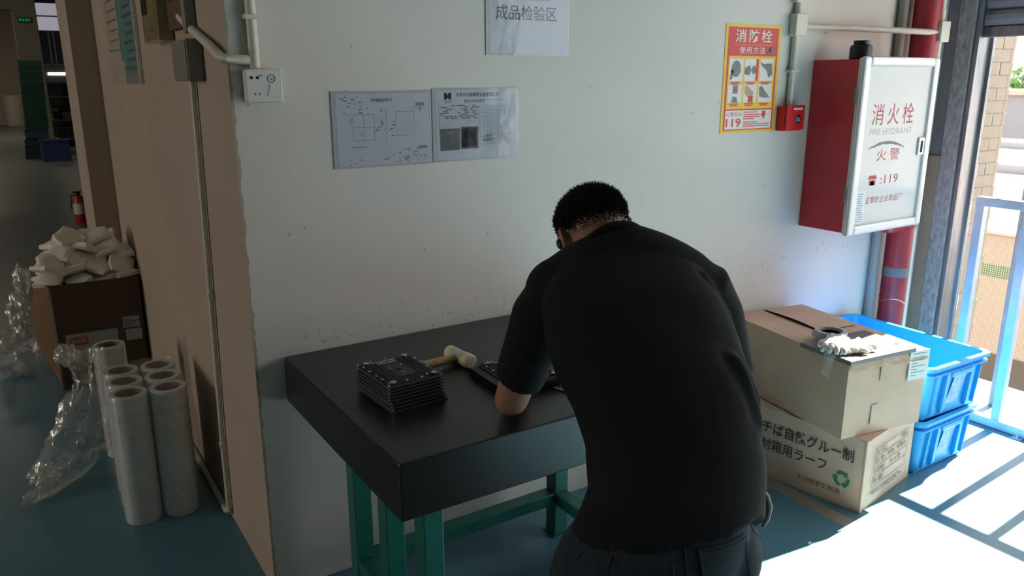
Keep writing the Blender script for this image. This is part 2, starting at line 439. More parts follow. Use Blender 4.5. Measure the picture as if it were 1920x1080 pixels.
# rolling shutter, let down part of the way in the bay next to the wall
sh = MB().box(3.90, 3.96, 1.745, 1.770, 0, 2.578).build('door_1', G['galvanised']); sh['kind'] = 'structure'
slat_mb = MB()
prof = [(0, 0), (.012, .008), (.018, .03), (.018, .05), (.010, .068), (0, .074)]
slat_mb.prism([(3.905 - a, 0, b) for a, b in prof] + [(3.935, 0, .074), (3.935, 0, 0)], (0, 2.045 - 1.77, 0))
slat_me = slat_mb.mesh('slat')
for i in range(10):
    o = link('slat', slat_me, G['shutter_grey'], sh); o.location = (0, 1.77, 1.775 + i * .075)
MB().box(3.893, 3.940, 1.77, 2.045, 1.728, 1.775, .004).build('bottom_bar', G['galvanised'], sh)
# ------------------------------------------------------------------ granite table
slab = MB().box(-.4975, .4975, -.397, .397, 0, .139, .004).build('granite_surface_plate', G['granite_black'])
slab.location = (1.1075, 1.7935, .629)
tag(slab, 'thick black granite slab table top set against the white wall', 'table')
st = thing('table_stand', 'green painted steel stand with square legs under the black granite slab', 'table stand', (.72, 1.52, 0))
legm = MB().box(0, .055, 0, .055, .004, .629, .004).mesh('leg')
for ix, x in enumerate((0, .72)):
    for y in (0, .23, .46):
        o = link('leg', legm, G['green_paint'], st); o.location = (x, y, 0)
        MB().box(x - .006, x + .061, y - .006, y + .061, 0, .006).build('foot_plate', G['green_paint'], st)
for (x0, x1, y0, y1) in ((.055, .72, .462, .513), (.055, .72, .002, .053), (.002, .053, .055, .23), (.002, .053, .285, .46), (.722, .773, .055, .23), (.722, .773, .285, .46)):
    MB().box(x0, x1, y0, y1, .125, .168, .003).build('rail', G['green_paint'], st)

# ------------------------------------------------------------------ plates, mallet, caliper
PW, PL = .156, .186
slabm = MB().box(0, PW, 0, PL, 0, .0048, .0006).mesh('slab')
studm = MB().lathe([(0, 0), (.0026, 0), (.0026, .0042), (0, .0042)], seg=8).mesh('stud')
rimm = MB().box(.004, PW - .004, .004, PL - .004, .0048, .0062).mesh('raised_field')
ords = ['bottommost', 'second from the bottom', 'third from the bottom', 'fourth from the bottom', 'fifth from the bottom', 'sixth from the bottom', 'second from the top', 'topmost']
PITCH = .0088
def top_details(p):
    fins = MB()
    for k in range(17):
        x = .008 + k * .0088
        if x > .148: break
        mid = .052 < x < .104
        for (a, b) in (((.008, .030), (.150, .178)) if False else (((.010, PL - .012),) if not mid else ((.012, .040), ))):
            fins.box(x, x + .0034, a, b, .0062, .0080)
    f = fins.build('fins', G['plate_black'], p); f['kind'] = 'stuff'
    MB().box(.054, .104, .044, PL - .008, .0062, .0075).build('flat_field', G['plate_black'], p)
    MB().box(.070, .084, .088, .102, .0075, .0078).build('centre_hole', G['void_black'], p)
    MB().box(.034, .104, PL - .022, PL - .016, .0080, .0088).build('label_strip', G['label_grey'], p)
    MB().box(.046, .098, PL - .036, PL - .030, .0080, .0088).build('label_strip', G['label_grey'], p)
    sc = MB().lathe([(0, 0), (.0034, 0), (.0034, .0012), (.0024, .0022), (0, .0022)], seg=10).mesh('screw')
    for (x, y) in ((.008, .152), (.008, .118), (.008, .080), (.010, .050), (.147, .140), (.148, .108), (.147, .070), (.060, .110), (.096, .118), (.077, .066), (.058, .012), (.098, .010), (.118, .020), (.080, PL - .006), (.040, PL - .006)):
        o = link('screw', sc, G['steel'], p); o.location = (x, y, .0078)
    kb = MB().lathe([(0, 0), (.0075, 0), (.0075, .003), (.006, .0042), (.004, .0042), (.004, .003), (0, .003)], seg=16).mesh('corner_bolt')
    cl = MB().box(-.002, .002, -.001, .001, 0, .009).box(-.002, .006, -.001, .001, .008, .009).mesh('clip')
    for (x, y, cx_, cy_) in ((.022, .016, -.014, -.008), (PW - .020, .018, .015, -.006), (.024, PL - .014, -.016, .004), (PW - .022, PL - .012, .016, .004)):
        o = link('corner_bolt', kb, G['steel'], p); o.location = (x, y, .0078)
        o = link('clip', cl, G['steel'], p); o.location = (x + cx_, y + cy_, .0062)
for i in range(8):
    sft = max(0, 3 - i)
    p = thing('heat_sink_plate', 'black finned metal plate, %s in the stack of eight' % ords[i], 'metal plate',
              (.700 + .0022 * sft + random.uniform(-.0008, .0008), 1.648 - .0016 * sft, .768 + i * PITCH), math.radians(3.0 + random.uniform(-.5, .5)), 'stacked black plates on the granite table')
    link('slab', slabm, G['plate_edge'], p); link('raised_field', rimm, G['plate_black'], p)
    for (x, y) in ((.006, .006), (PW - .006, .006), (.006, PL - .006), (PW - .006, PL - .006)):
        o = link('stud', studm, G['steel'], p); o.location = (x, y, .0048)
    if i == 7: top_details(p)

blk = thing('fixture_block', 'low black block under the plate the man works on', 'block', (.982, 1.572, .768), math.radians(-2))
MB().box(0, .215, 0, .190, 0, .0225, .0012).build('body', G['plate_black'], blk)
MB().box(.20, .216, .03, .16, .004, .018).build('end_lip', G['plate_edge'], blk)
p2 = thing('heat_sink_plate', 'single black plate with steel screws lying beside the nylon mallet', 'metal plate', (1.008, 1.574, .7905), math.radians(-2))
link('slab', slabm, G['plate_edge'], p2); link('raised_field', rimm, G['plate_black'], p2); top_details(p2)
cp = thing('caliper', 'steel caliper lying at the front of the black block', 'caliper', (1.135, 1.535, .769), math.radians(20))
MB().box(0, .15, 0, .013, 0, .004, .0006).build('beam', G['steel'], cp)
MB().box(-.004, .012, -.036, .026, 0, .005, .0008).build('fixed_jaw', G['steel'], cp)
MB().box(.018, .07, -.030, .022, .0002, .006, .0008).build('slider', G['steel'], cp)

hm = thing('mallet', 'nylon headed mallet with a wooden handle behind the plate stack', 'mallet', (1.012, 1.857, .768), math.radians(6))
hd = MB().lathe([(0, -.056), (.017, -.056), (.0205, -.052), (.0205, -.022), (.019, -.020), (.019, .020), (.0205, .022), (.0205, .052), (.017, .056), (0, .056)], (0, 0, .0212), 24, 'Y').build('head', G['mallet_nylon'], hm); autosmooth(hd)
bd = MB().lathe([(.0196, -.019), (.0196, .019)], (0, 0, .0212), 24, 'Y').build('head_band', G['steel'], hm); autosmooth(bd)
hn = MB().tube([(.010, 0, .0212), (-.03, .004, .021), (-.09, .014, .017), (-.15, .022, .014), (-.22, .030, .013)], [.010, .0115, .0125, .0135, .012], 14).build('handle', G['wood_handle'], hm); autosmooth(hn, 60)

# ------------------------------------------------------------------ papers on the white wall
WY = 2.2
def holder(name, label, x0, x1, z0, z1, tilt=0):
    t = thing(name, label, 'paper', (x0, WY, z0), 0)
    t.rotation_euler = (0, tilt, 0)
    w, h = x1 - x0, z1 - z0
    MB().box(0, w, -.003, 0, 0, h, .001).build('sleeve', G['sleeve_rim'], t)
    quad('sheet', [(.014, -.0034, .006), (w - .006, -.0034, .006), (w - .006, -.0034, h - .007), (.014, -.0034, h - .007)], G['paper'], t)
    MB().grid(lambda u, v: (u * w, -.0048 - .0012 * mnoise.noise(Vector((u * 3.1 + x0 * 7, v * 2.3, 1))), v * h), 14, 10).build('clear_cover', G['clear_sleeve'], t, True)
    return t, w, h
def pr(t, w, h):
    """flat print on a sheet; u,v in 0..1"""
    def rect(u0, v0, u1, v1, m, name='print'): return quad(name, [(u0 * w, -.0037, v0 * h), (u1 * w, -.0037, v0 * h), (u1 * w, -.0037, v1 * h), (u0 * w, -.0037, v1 * h)], G[m], t)
    def lines(segs, m, th=.0007, name='ruled_lines'):
        b = MB()
        for (u0, v0, u1, v1) in segs:
            a = Vector((u0 * w, -.0037, v0 * h)); c = Vector((u1 * w, -.0037, v1 * h)); d = (c - a).normalized() if (c - a).length > 0 else XA
            n = Vector((-d.z, 0, d.x)) * th * .5
            b._add([a - n, c - n, c + n, a + n], [(0, 1, 2, 3)])
        return b.build(name, G[m], t)
    def txt(s, u, v, wu, hv, m, **k): return lettering(s, (u * w, -.0038, v * h), XA, ZA, wu * w, hv * h, G[m], t, **k)
    return rect, lines, txt

# left: drawing sheet
t, w, h = holder('document_sleeve', 'clear sleeve with a technical drawing, left of the two sheets above the table', .800, 1.1135, 1.298, 1.516)
rect, lines, txt = pr(t, w, h)
txt('带★属重点检测尺寸', .385, .86, .215, .05, 'ink', bold=.006)
rng = random.Random(3)
seg = []
for (u0, v0, u1, v1) in ((.20, .36, .41, .70), (.63, .41, .82, .73)):
    seg += [(u0, v0, u1, v0), (u1, v0, u1, v1), (u1, v1, u0, v1), (u0, v1, u0, v0)]
seg += [(.20, .53, .41, .53), (.305, .36, .305, .70), (.26, .42, .29, .46), (.29, .42, .26, .46)]
seg += [(.53, .33, .53, .78), (.14, .72, .10, .74), (.40, .48, .45, .45), (.10, .72, .18, .70), (.80, .76, .85, .80)]
lines(seg, 'ink_faint', .0012)
dash = []
for k in range(7): dash.append((.65, .44 + k * .012 * 3, .80, .44 + k * .012 * 3))
lines(dash, 'ink_faint', .0003)
bits = []
for (u0, v0, u1, v1, n) in ((.08, .80, .30, .93, 16), (.45, .55, .50, .80, 9), (.64, .05, .95, .26, 34), (.48, .09, .60, .16, 5), (.10, .04, .30, .12, 5), (.84, .72, .93, .78, 6), (.17, .55, .19, .66, 5), (.42, .48, .52, .62, 10), (.55, .38, .62, .62, 10), (.25, .72, .36, .78, 6)):
    for k in range(n):
        u = rng.uniform(u0, u1); v = rng.uniform(v0, v1); l = rng.uniform(.012, .035)
        bits.append((u, v, min(u + l, u1), v))
lines(bits, 'ink_grey', .0016, 'fine_print')
rect(.84, .80, .93, .845, 'ink_faint', 'stamp'); rect(.18, .27, .33, .28, 'ink_faint', 'fine_print'); rect(.86, .22, .95, .26, 'ink_faint', 'fine_print')
# right: work instruction
t, w, h = holder('document_sleeve', 'clear sleeve with a work instruction and two photos, right of the two sheets', 1.1185, 1.4275, 1.300, 1.5215)
rect, lines, txt = pr(t, w, h)
txt('东莞市兴航精密五金有限公司', .27, .885, .49, .06, 'ink', bold=.008)
txt('后加工作业指导书', .36, .80, .24, .048, 'ink', bold=.004)
lg = MB()
for (u0, v0, u1, v1) in ((.135, .85, .165, .94), (.185, .85, .215, .94)): lg.box(u0 * w, u1 * w, -.0040, -.0037, v0 * h, v1 * h)
lg.prism([(.13 * w, -.0037, .935 * h), (.15 * w, -.0037, .94 * h), (.205 * w, -.0037, .87 * h), (.185 * w, -.0037, .865 * h)], (0, -.0003, 0))
lg.prism([(.22 * w, -.0037, .935 * h), (.20 * w, -.0037, .94 * h), (.145 * w, -.0037, .87 * h), (.165 * w, -.0037, .865 * h)], (0, -.0003, 0))
lg.build('company_emblem', G['ink'], t)
txt('兴航五金', .13, .80, .09, .03, 'ink_grey')
seg = [(.07, .84, .89, .84), (.07, .84, .075, .35), (.89, .84, .89, .20), (.25, .84, .25, .76)]
for k in range(22):
    v = .76 - k * .0255
    seg.append((.07 if v > .42 else .54, v, .89, v))
for u in (.54, .59, .63, .67, .71, .75, .78, .84): seg.append((u, .74, u, .20))
lines(seg, 'ink_faint', .0008)
bits = []
for k in range(44):
    v = rng.choice([.765, .74, .715, .69, .665, .64, .615, .59]) + .004; u = rng.uniform(.08, .50); bits.append((u, v, u + rng.uniform(.02, .06), v))
for k in range(20):
    v = .27 + .02 * rng.randint(0, 4); u = rng.uniform(.55, .7); bits.append((u, v, u + rng.uniform(.02, .05), v))
lines(bits, 'ink_grey', .0022, 'fine_print')
rect(.08, .155, .305, .455, 'print_dark', 'photo'); rect(.315, .165, .52, .475, 'print_dark', 'photo'); rect(.328, .19, .508, .455, 'print_grey', 'photo_detail')
b = MB()
for k in range(16):
    u = .10 + .19 * rng.random(); v = .18 + .25 * rng.random(); b.box(u * w, (u + .012) * w, -.0041, -.0037, v * h, (v + .012) * h)
b.box(.15 * w, .235 * w, -.0041, -.0037, .40 * h, .418 * h).box(.16 * w, .225 * w, -.0041, -.0037, .375 * h, .388 * h)
b.build('photo_detail', G['ink_faint'], t)
# sign at the top
t, w, h = holder('document_sleeve', 'clear sleeve sign with large black characters at the top of the wall', 1.311, 1.627, 1.621, 1.845)
rect, lines, txt = pr(t, w, h)
txt('成品检验区', .115, .475, .735, .205, 'ink', bold=.008)
txt('东莞市兴航精密五金有限公司', .33, .745, .42, .045, 'ink_grey')
b = MB()
for (u0, u1) in ((.09, .125), (.155, .19)): b.box(u0 * w, u1 * w, -.0040, -.0037, .75 * h, .84 * h)
b.box(.09 * w, .19 * w, -.0040, -.0037, .78 * h, .81 * h).build('company_emblem', G['ink'], t)

# fire hydrant instruction poster
PX0, PX1, PZ0, PZ1 = 2.368, 2.681, 1.340, 1.749
t = thing('instruction_poster', 'red and yellow fire hydrant instruction poster beside the red alarm box', 'poster', (PX0, WY, PZ0))
w, h = PX1 - PX0, PZ1 - PZ0
MB().box(0, w, -.002, 0, 0, h).build('backing', G['poster_yellow'], t)
def R_(u0, v0, u1, v1, m, d, name): return quad(name, [(u0 * w, -d, v0 * h), (u1 * w, -d, v0 * h), (u1 * w, -d, v1 * h), (u0 * w, -d, v1 * h)], G[m], t)
R_(.045, .025, .955, .975, 'poster_red', .0024, 'red_field')
R_(.075, .225, .925, .715, 'poster_yellow', .0027, 'yellow_field')
R_(.075, .035, .925, .212, 'poster_white', .0027, 'white_field')
lettering('消防栓', (.17 * w, -.0030, .84 * h), XA, ZA, .66 * w, .115 * h, G['poster_white'], t, bold=.008, spacing=1.25)
lettering('使用方法', (.25 * w, -.0030, .735 * h), XA, ZA, .47 * w, .065 * h, G['poster_white'], t, bold=.004, spacing=1.1)
R_(.15, .815, .85, .818, 'poster_yellow', .0030, 'rule')
b = MB().lathe([(0, 0), (.011, 0), (.009, .004), (0, .006)], (.83 * w, -.0028, .775 * h), 12, 'Y'); b.box(.77 * w, .90 * w, -.0034, -.0028, .735 * h, .757 * h); b.build('helmet_badge', G['print_grey'], t)
rows = ((.475, .66), (.265, .435))
for ri, (v0, v1) in enumerate(((.485, .69), (.285, .455))):
    for ci in range(3):
        u0 = .095 + ci * .275
        R_(u0, v0, u0 + .245, v1, 'poster_white', .0030, 'picture_%s' % 'field')
        cu, cv = u0 + .12, (v0 + v1) / 2
        b = MB()
        def blob(pts, d=.0032): b._add([(p[0] * w, -d, p[1] * h) for p in pts], [tuple(range(len(pts)))])
        def disc(x, y, rx, ry): blob([(x + rx * math.cos(k * math.pi / 8), y + ry * math.sin(k * math.pi / 8)) for k in range(16)])
        k = ri * 3 + ci
        m = 'print_grey'
        if k == 0: disc(cu, cv + .01, .085, .078); blob([(cu - .11, v0 + .01), (cu - .06, v0 + .02), (cu - .05, cv), (cu - .09, cv)])
        elif k == 1: blob([(u0, cv - .04), (cu - .03, cv - .05), (cu, cv), (cu - .03, cv + .045), (u0, cv + .02)]); disc(cu + .045, cv, .04, .04)
        elif k == 2: blob([(u0, v1 - .02), (u0 + .06, v1 - .045), (cu + .1, v1 - .04), (cu + .12, v0 + .06), (cu + .05, v0 + .03), (cu, cv), (u0 + .04, cv + .03)])
        elif k == 3: blob([(cu - .04, cv), (cu + .05, cv), (cu + .055, v1 - .01), (cu - .04, v1 - .01)]); blob([(cu - .06, v0), (cu + .06, v0), (cu + .04, v0 + .05), (cu - .03, v0 + .06)])
        elif k == 4: m = 'print_skin'; blob([(u0 + .02, v1 - .01), (u0 + .08, v1 - .02), (cu + .07, cv + .01), (cu + .05, v0 + .06), (cu - .04, v0 + .05), (u0 + .02, cv)])
        else: blob([(u0 + .01, v1 - .03), (u0 + .05, v1 - .01), (cu + .08, cv - .03), (cu + .10, cv - .04), (cu, cv - .045), (u0 + .02, cv - .03)])
        b.build('pictogram', G[m], t)
        if k == 1: R_(u0 + .20, v0, u0 + .245, v1, 'poster_red', .0033, 'pictogram')
        if k == 4: R_(cu - .03, v0, cu + .06, v0 + .06, 'poster_red', .0034, 'pictogram')
        if k == 3: R_(cu + .005, cv + .015, cu + .045, cv + .04, 'poster_red', .0034, 'pictogram')
        R_(u0 + .03, v0 - .018, u0 + .20, v0 - .008, 'poster_red', .0030, 'caption')
        R_(u0 + .045, v0 - .033, u0 + .18, v0 - .023, 'poster_red', .0030, 'caption')
lettering('火警电话', (.09 * w, -.0030, .155 * h), XA, ZA, .28 * w, .042 * h, G['poster_red'], t)
lettering('119', (.09 * w, -.0030, .055 * h), XA, ZA, .27 * w, .082 * h, G['poster_red'], t, bold=.02)
for k, (u0, v0, u1) in enumerate(((.40, .188, .66), (.40, .165, .74), (.40, .145, .72), (.40, .125, .60), (.40, .095, .66), (.40, .075, .90), (.40, .055, .90))):
    R_(u0, v0, u1, v0 + .009, 'poster_red', .0030, 'caption')
R_(.74, .15, .81, .20, 'poster_red', .0031, 'stamp'); R_(.76, .125, .79, .15, 'poster_red', .0031, 'stamp'); R_(.82, .165, .90, .172, 'cabinet_ink_pale', .0030, 'caption')

# red manual alarm box
t = thing('alarm_call_box', 'small bright red alarm box on the end of the wall conduit', 'alarm box', (2.692, WY, 1.338))
MB().box(0, .112, -.042, 0, .002, .100, .004).build('body', G['call_red'], t)
MB().box(.004, .116, -.050, -.041, .006, .104, .003).build('cover', G['call_red'], t)
autosmooth(MB().lathe([(0, .049), (.018, .049), (.020, .051), (.016, .0528), (0, .0528)], (.074, 0, .048), 20, 'Y').build('push_button', G['jar_black'], t))
b = MB()
for k in range(5): b.box(.046 + k * .011, .054 + k * .011, -.0508, -.050, .086, .094)
b.build('lettering', G['poster_white'], t)
b = MB()
for k in range(3): b.box(.064, .084, -.0538, -.0528, .041 + k * .006, .0425 + k * .006)
b.build('button_mark', G['poster_white'], t)
# ------------------------------------------------------------------ fire hydrant cabinet
t = thing('hydrant_cabinet', 'red wall cabinet with a white door lettered FIRE HYDRANT', 'cabinet', (2.897, WY, .925))
CW, CH, CD = .50, .696, .216
MB().box(0, CW, -CD, -.001, 0, CH, .003).build('body', G['red_enamel'], t)
dr = MB().box(-.004, CW + .006, -CD - .010, -CD, -.004, CH + .004, .002).build('door', G['cabinet_white'], t)
def bar(x0, x1, z0, z1): return MB().box(x0, x1, -CD - .034, -CD - .009, z0, z1, .010).build('door_frame', G['aluminium'], dr)
bar(-.012, .034, -.010, CH + .010); bar(CW - .026, CW + .014, -.010, CH + .010); bar(.030, CW - .022, -.010, .030); bar(.030, CW - .022, CH - .030, CH + .010)
MB().box(.034, CW - .026, -CD - .022, -CD - .009, .030, CH - .030).build('door_panel', G['cabinet_white'], dr)
FY = -CD - .0224
def cl(s, x0, x1, z0, z1, m='cabinet_ink', **k): return lettering(s, (x0 - 2.897, FY, z0 - .925), XA, ZA, x1 - x0, z1 - z0, G[m], dr, **k)
cl('消火栓', 2.985, 3.275, 1.362, 1.448, spacing=1.45)
cl('FIRE HYDRANT', 2.980, 3.275, 1.322, 1.348, 'cabinet_ink_pale')
cl('火警', 3.045, 3.205, 1.215, 1.265, spacing=1.5)
cl(':119', 3.090, 3.215, 1.118, 1.155)
cl('亚警防企业制品厂', 3.000, 3.262, 1.040, 1.068, shear=.15, spacing=1.15)
b = MB()
b.box(3.012 - 2.897, 3.056 - 2.897, FY - .0004, FY, .192, .212); b.prism([(.108, FY, .216), (.166, FY, .216), (.160, FY, .232), (.114, FY, .232)], (0, -.0004, 0)); b.prism([(.126, FY, .208), (.148, FY, .208), (.152, FY, .190), (.122, FY, .190)], (0, -.0004, 0))
b.build('telephone_mark', G['cabinet_ink'], dr)
def smear(u, v):
    a = -1 + 2 * u
    return (.085 + .25 * u, FY - .0006, .340 + .012 * (1 - a * a) * 2 + (v - .5) * .012 * (.25 + .75 * max(0, math.sin(u * 3.0))) + .004 * mnoise.noise(Vector((u * 9, v, 0))))
MB().grid(smear, 24, 2).build('scuff_mark', G['ink_faint'], dr)
quad('sticker', [(.042, FY - .0003, .036), (.105, FY - .0003, .036), (.105, FY - .0003, .172), (.042, FY - .0003, .172)], G['paper_white'], dr)
b = MB()
for k in range(13): b.box(.048, .048 + random.uniform(.03, .05), FY - .0006, FY - .0003, .044 + k * .0095, .0465 + k * .0095)
b.build('sticker_lines', G['ink_faint'], dr)
lk = MB().box(.432, .474, FY - .008, FY, .300, .376, .004).build('lock_plate', G['aluminium'], dr)
MB().box(.445, .461, FY - .0085, FY - .0075, .312, .362).build('lock_slot', G['void_black'], lk)
for z in (.13, .53): MB().lathe([(0, 0), (.005, 0), (.005, .055), (0, .055)], (-.014, -CD - .003, z), 10).build('hinge', G['scratch_dark'], dr)
jar = thing('jar', 'squat black plastic jar standing on top of the hydrant cabinet', 'jar', (3.010, 2.062, 1.622))
autosmooth(MB().lathe([(0, 0), (.040, 0), (.043, .004), (.043, .046), (.038, .056), (.026, .060), (0, .060)], seg=28).build('body', G['jar_black'], jar))
autosmooth(MB().lathe([(.029, .058), (.0305, .060), (.0305, .072), (.029, .074), (0, .074)], seg=28).build('lid', G['jar_black'], jar))

# red riser pipe
t = thing('fire_riser_pipe', 'thick dark red vertical fire pipe in the corner behind the cabinet', 'pipe', (3.545, 2.118, 0))
autosmooth(MB().lathe([(.058, 0), (.058, 4.59)], seg=28).build('pipe', G['pipe_red'], t))
autosmooth(MB().lathe([(.0592, .63), (.0592, .675)], seg=28).build('tape_band', G['scratch_dark'], t))
autosmooth(MB().lathe([(.058, .865), (.068, .87), (.068, .925), (.058, .93)], seg=28).build('coupling', G['pipe_red'], t))
autosmooth(MB().tube([(0, 0, .895), (-.09, -.01, .895), (-.17, -.03, .905), (-.2, -.04, .93)], [.048, .048, .046, .046], 20).build('branch', G['ext_red'], t))
autosmooth(MB().tube([(.060 * math.cos(a * .35 - 3.6), .060 * math.sin(a * .35 - 3.6), .50 + .025 * math.sin(a * .5)) for a in range(19)], .0015, 6).build('wire_tie', G['steel'], t))
# pale strip left of the riser
t = MB().tube([(0, 0, 0), (0, 0, 4.59)], .021, 14).build('drain_pipe', G['hall_grey'])
autosmooth(t); t.location = (3.455, 2.178, 0); tag(t, 'thin grey pipe running up the wall just left of the red riser', 'pipe')

# white conduit from the alarm box over the cabinet
t = thing('conduit_run', 'white conduit with tee boxes running over the hydrant cabinet', 'conduit', (2.748, 2.185, 1.44))
def pipe(pts, r=.0125, par=t, nm='pipe', m='conduit_white'): return autosmooth(MB().tube(pts, r, 14).build(nm, G[m], par), 50)
pipe([(0, 0, .0), (.004, 0, .275)]); pipe([(.008, 0, .355), (.012, 0, 3.1)])
MB().box(-.024, .046, -.022, .012, .272, .358, .004).build('tee_box', G['conduit_white'], t)
pipe([(.046, -.004, .310), (.36, -.050, .308), (.80, -.115, .303)])
MB().box(.800, .868, -.140, -.085, .262, .350, .004).build('tee_box', G['conduit_white'], t)
pipe([(.832, -.112, .35), (.834, -.110, 3.1)]); pipe([(.836, -.112, .262), (.845, -.105, .17), (.853, -.098, -.55), (.862, -.098, -1.43)], .0125)
autosmooth(MB().lathe([(.017, 0), (.017, .045)], (.834, -.111, .355), 14).build('sleeve', G['conduit_white'], t))
for z in (.13, .40): MB().box(-.022, .026, -.016, .013, z, z + .012, .002).build('clamp', G['conduit_white'], t)
MB().box(-.006, .022, -.024, .012, .43, .46, .003).build('cable_entry', G['scratch_dark'], t)

# ------------------------------------------------------------------ socket and conduit at the corner
t = thing('power_socket', 'white four-way surface socket at the left end of the white wall', 'socket', (.562, WY, 1.492))
MB().box(0, .092, -.036, -.001, 0, .082, .004).build('back_box', G['socket_white'], t)
MB().box(-.001, .094, -.040, -.035, -.001, .083, .003).build('face_plate', G['socket_white'], t)
b = MB()
def slot(x, z, ww, hh, a=0):
    c, s_ = math.cos(a), math.sin(a)
    b._add([(x + c * dx * ww / 2 - s_ * dz * hh / 2, -.0405, z + s_ * dx * ww / 2 + c * dz * hh / 2) for dx, dz in ((-1, -1), (1, -1), (1, 1), (-1, 1))], [(0, 1, 2, 3)])
slot(.014, .062, .007, .007); slot(.030, .062, .007, .007); slot(.038, .067, .006, .0025); slot(.021, .020, .0022, .007, .5); slot(.033, .020, .0022, .007, -.5)
slot(.064, .035, .002, .007); slot(.058, .020, .0022, .007, .6); slot(.073, .020, .0022, .007, -.6)
b.build('contact_slots', G['void_black'], t)
b = MB().tube([(.066 + .010 * math.cos(k * math.pi / 10), -.0405, .060 + .010 * math.sin(k * math.pi / 10)) for k in range(21)], .0008, 6, False); b.tube([(.062, -.0405, .062), (.066, -.0405, .056), (.070, -.0405, .060)], .0008, 6)
b.build('quality_mark', G['ink_grey'], t)
MB().box(.054, .079, -.0415, -.040, .014, .028, .0005).box(.059, .070, -.0415, -.040, .027, .045, .0005).build('pin_shroud', G['socket_white'], t)
t = thing('corner_conduit', 'white conduit dropping to the socket and bending round the wall corner', 'conduit', (.594, 2.183, 1.585))
pipe([(0, 0, -.006), (-.003, 0, 3.0)], .0135, t)
pipe([(-.016, -.003, .014), (-.075, -.010, .016), (-.086, .006, .022), (-.085, .10, .05), (-.080, .36, .11), (-.078, .5, .15)], .0125, t, 'bend')
MB().box(-.020, .018, -.018, .014, .115, .128, .002).build('clamp', G['conduit_white'], t)
# beige wall: junction box, cable trunking, yellow case, carton flap, acrylic board
t = thing('junction_box', 'grey square junction box on the beige wall under the yellow case', 'junction box', (X0, 2.47, 1.545))
MB().box(-.045, 0, 0, .20, 0, .118, .003).build('body', G['box_grey'], t)
MB().box(-.049, -.044, .004, .196, .004, .114, .002).build('lid', G['box_grey'], t)
t = thing('cable_trunking', 'thin cable conduit running down the beige wall to the floor', 'conduit', (X0, 2.60, 0))
pipe([(-.012, .0, 1.545), (-.012, .02, 1.30), (-.012, .06, .85)], .0085, t); pipe([(-.012, .06, .86), (-.012, .115, .32), (-.012, .125, .03)], .0085, t)
pipe([(-.013, .125, .03), (-.014, .16, .018), (-.014, .50, .018), (-.013, 1.15, .02)], .012, t, 'floor_run')
for z, y in ((.86, .06), (.30, .115)): MB().box(-.022, 0, y - .014, y + .014, z - .006, z + .006, .002).build('clamp', G['conduit_white'], t)
t = thing('electric_case', 'yellowish plastic case mounted high on the beige wall', 'switch box', (X0, 2.86, 1.672))
MB().box(-.050, 0, 0, .28, 0, .30, .006).build('body', G['yellow_case'], t)
MB().box(-.053, -.049, .02, .26, .02, .28, .003).build('cover', G['yellow_case'], t)
MB().box(-.055, -.052, .14, .24, .09, .25, .002).build('window', G['void_black'], t)
MB().box(-.0545, -.0528, .07, .10, .03, .042).build('label', G['ink_grey'], t)
t = thing('cardboard_panel', 'brown cardboard panel fixed on the beige wall beside the corner', 'cardboard', (X0, 2.56, 1.70))
MB().box(-.020, 0, 0, .27, 0, .30, .002).build('sheet', G['cardboard_dark'], t)
MB().box(-.0203, -.0198, .0, .27, .085, .088).build('crease', G['void_black'], t)
MB().box(-.032, 0, -.045, -.003, -.02, .30, .004).build('edge_profile', G['box_grey'], t)
t = thing('acrylic_board', 'clear acrylic notice board with a teal strip on the beige wall', 'notice board', (X0, 3.60, 1.532))
MB().box(-.012, -.004, 0, .95, 0, .42).build('sheet', G['acrylic'], t)
MB().box(-.0035, -.0005, .05, .47, .045, .42).build('teal_strip', G['sign_teal'], t)
MB().box(-.0035, -.0005, .05, .47, .0, .045).build('grey_strip', G['box_grey'], t)
MB().box(-.015, -.001, -.012, .004, 0, .42, .001).build('edge_strip', G['acrylic_edge'], t); MB().box(-.014, -.001, .47, .482, .10, .42, .001).build('edge_strip', G['acrylic_edge'], t)
b = MB()
for k in range(10):
    z = .06 + k * .036; b.box(-.0042, -.0036, .10 + .03 * (k % 2), .40 - .05 * (k % 3), z, z + .012)
for k in range(6):
    z = .15 + k * .045; b.box(-.0032, -.0026, .55, .92 - .04 * (k % 3), z, z + .005)
b.box(-.0032, -.0026, .55, .553, .15, .38).box(-.0032, -.0026, .9, .903, .15, .38)
b.build('printed_lines', G['ink_grey'], t)

# ------------------------------------------------------------------ cartons by the door
def text_on(par, s, o, ax, w, h, m, **k): return lettering(s, o, ax, ZA, w, h, G[m], par, **k)
LW, LL, LH = .42, .53, .288
t = thing('carton', 'lower cardboard carton with Japanese lettering and a recycling mark', 'carton', (2.473, 1.501, 0), math.radians(9.0))
def bulge(x, y, z, amp):
    return amp * math.sin(math.pi * min(max(z, 0), 1))
bm = MB()
bm.grid(lambda u, v: (-.006 * math.sin(v * math.pi) * math.sin(u * math.pi) ** .4, u * LL, v * LH), 16, 6)                       # left face
bm.grid(lambda u, v: (LW, u * LL, v * LH), 4, 4)
bm.grid(lambda u, v: (u * LW, -.008 * math.sin(v * math.pi) * math.sin(u * math.pi), v * LH), 8, 6)   # end face
bm.grid(lambda u, v: (u * LW, LL, v * LH), 4, 4)
bm.grid(lambda u, v: (u * LW, v * LL, .002), 2, 2)
bm.grid(lambda u, v: (u * LW, v * LL, LH - .004 - .010 * (1 - v) * math.sin(u * math.pi)), 6, 6)
bm.build('body', G['cardboard_pale'], t)
MB().box(-.003, .012, -.004, .004, .0, LH, .002).build('corner_crease', G['cardboard_pale'], t)
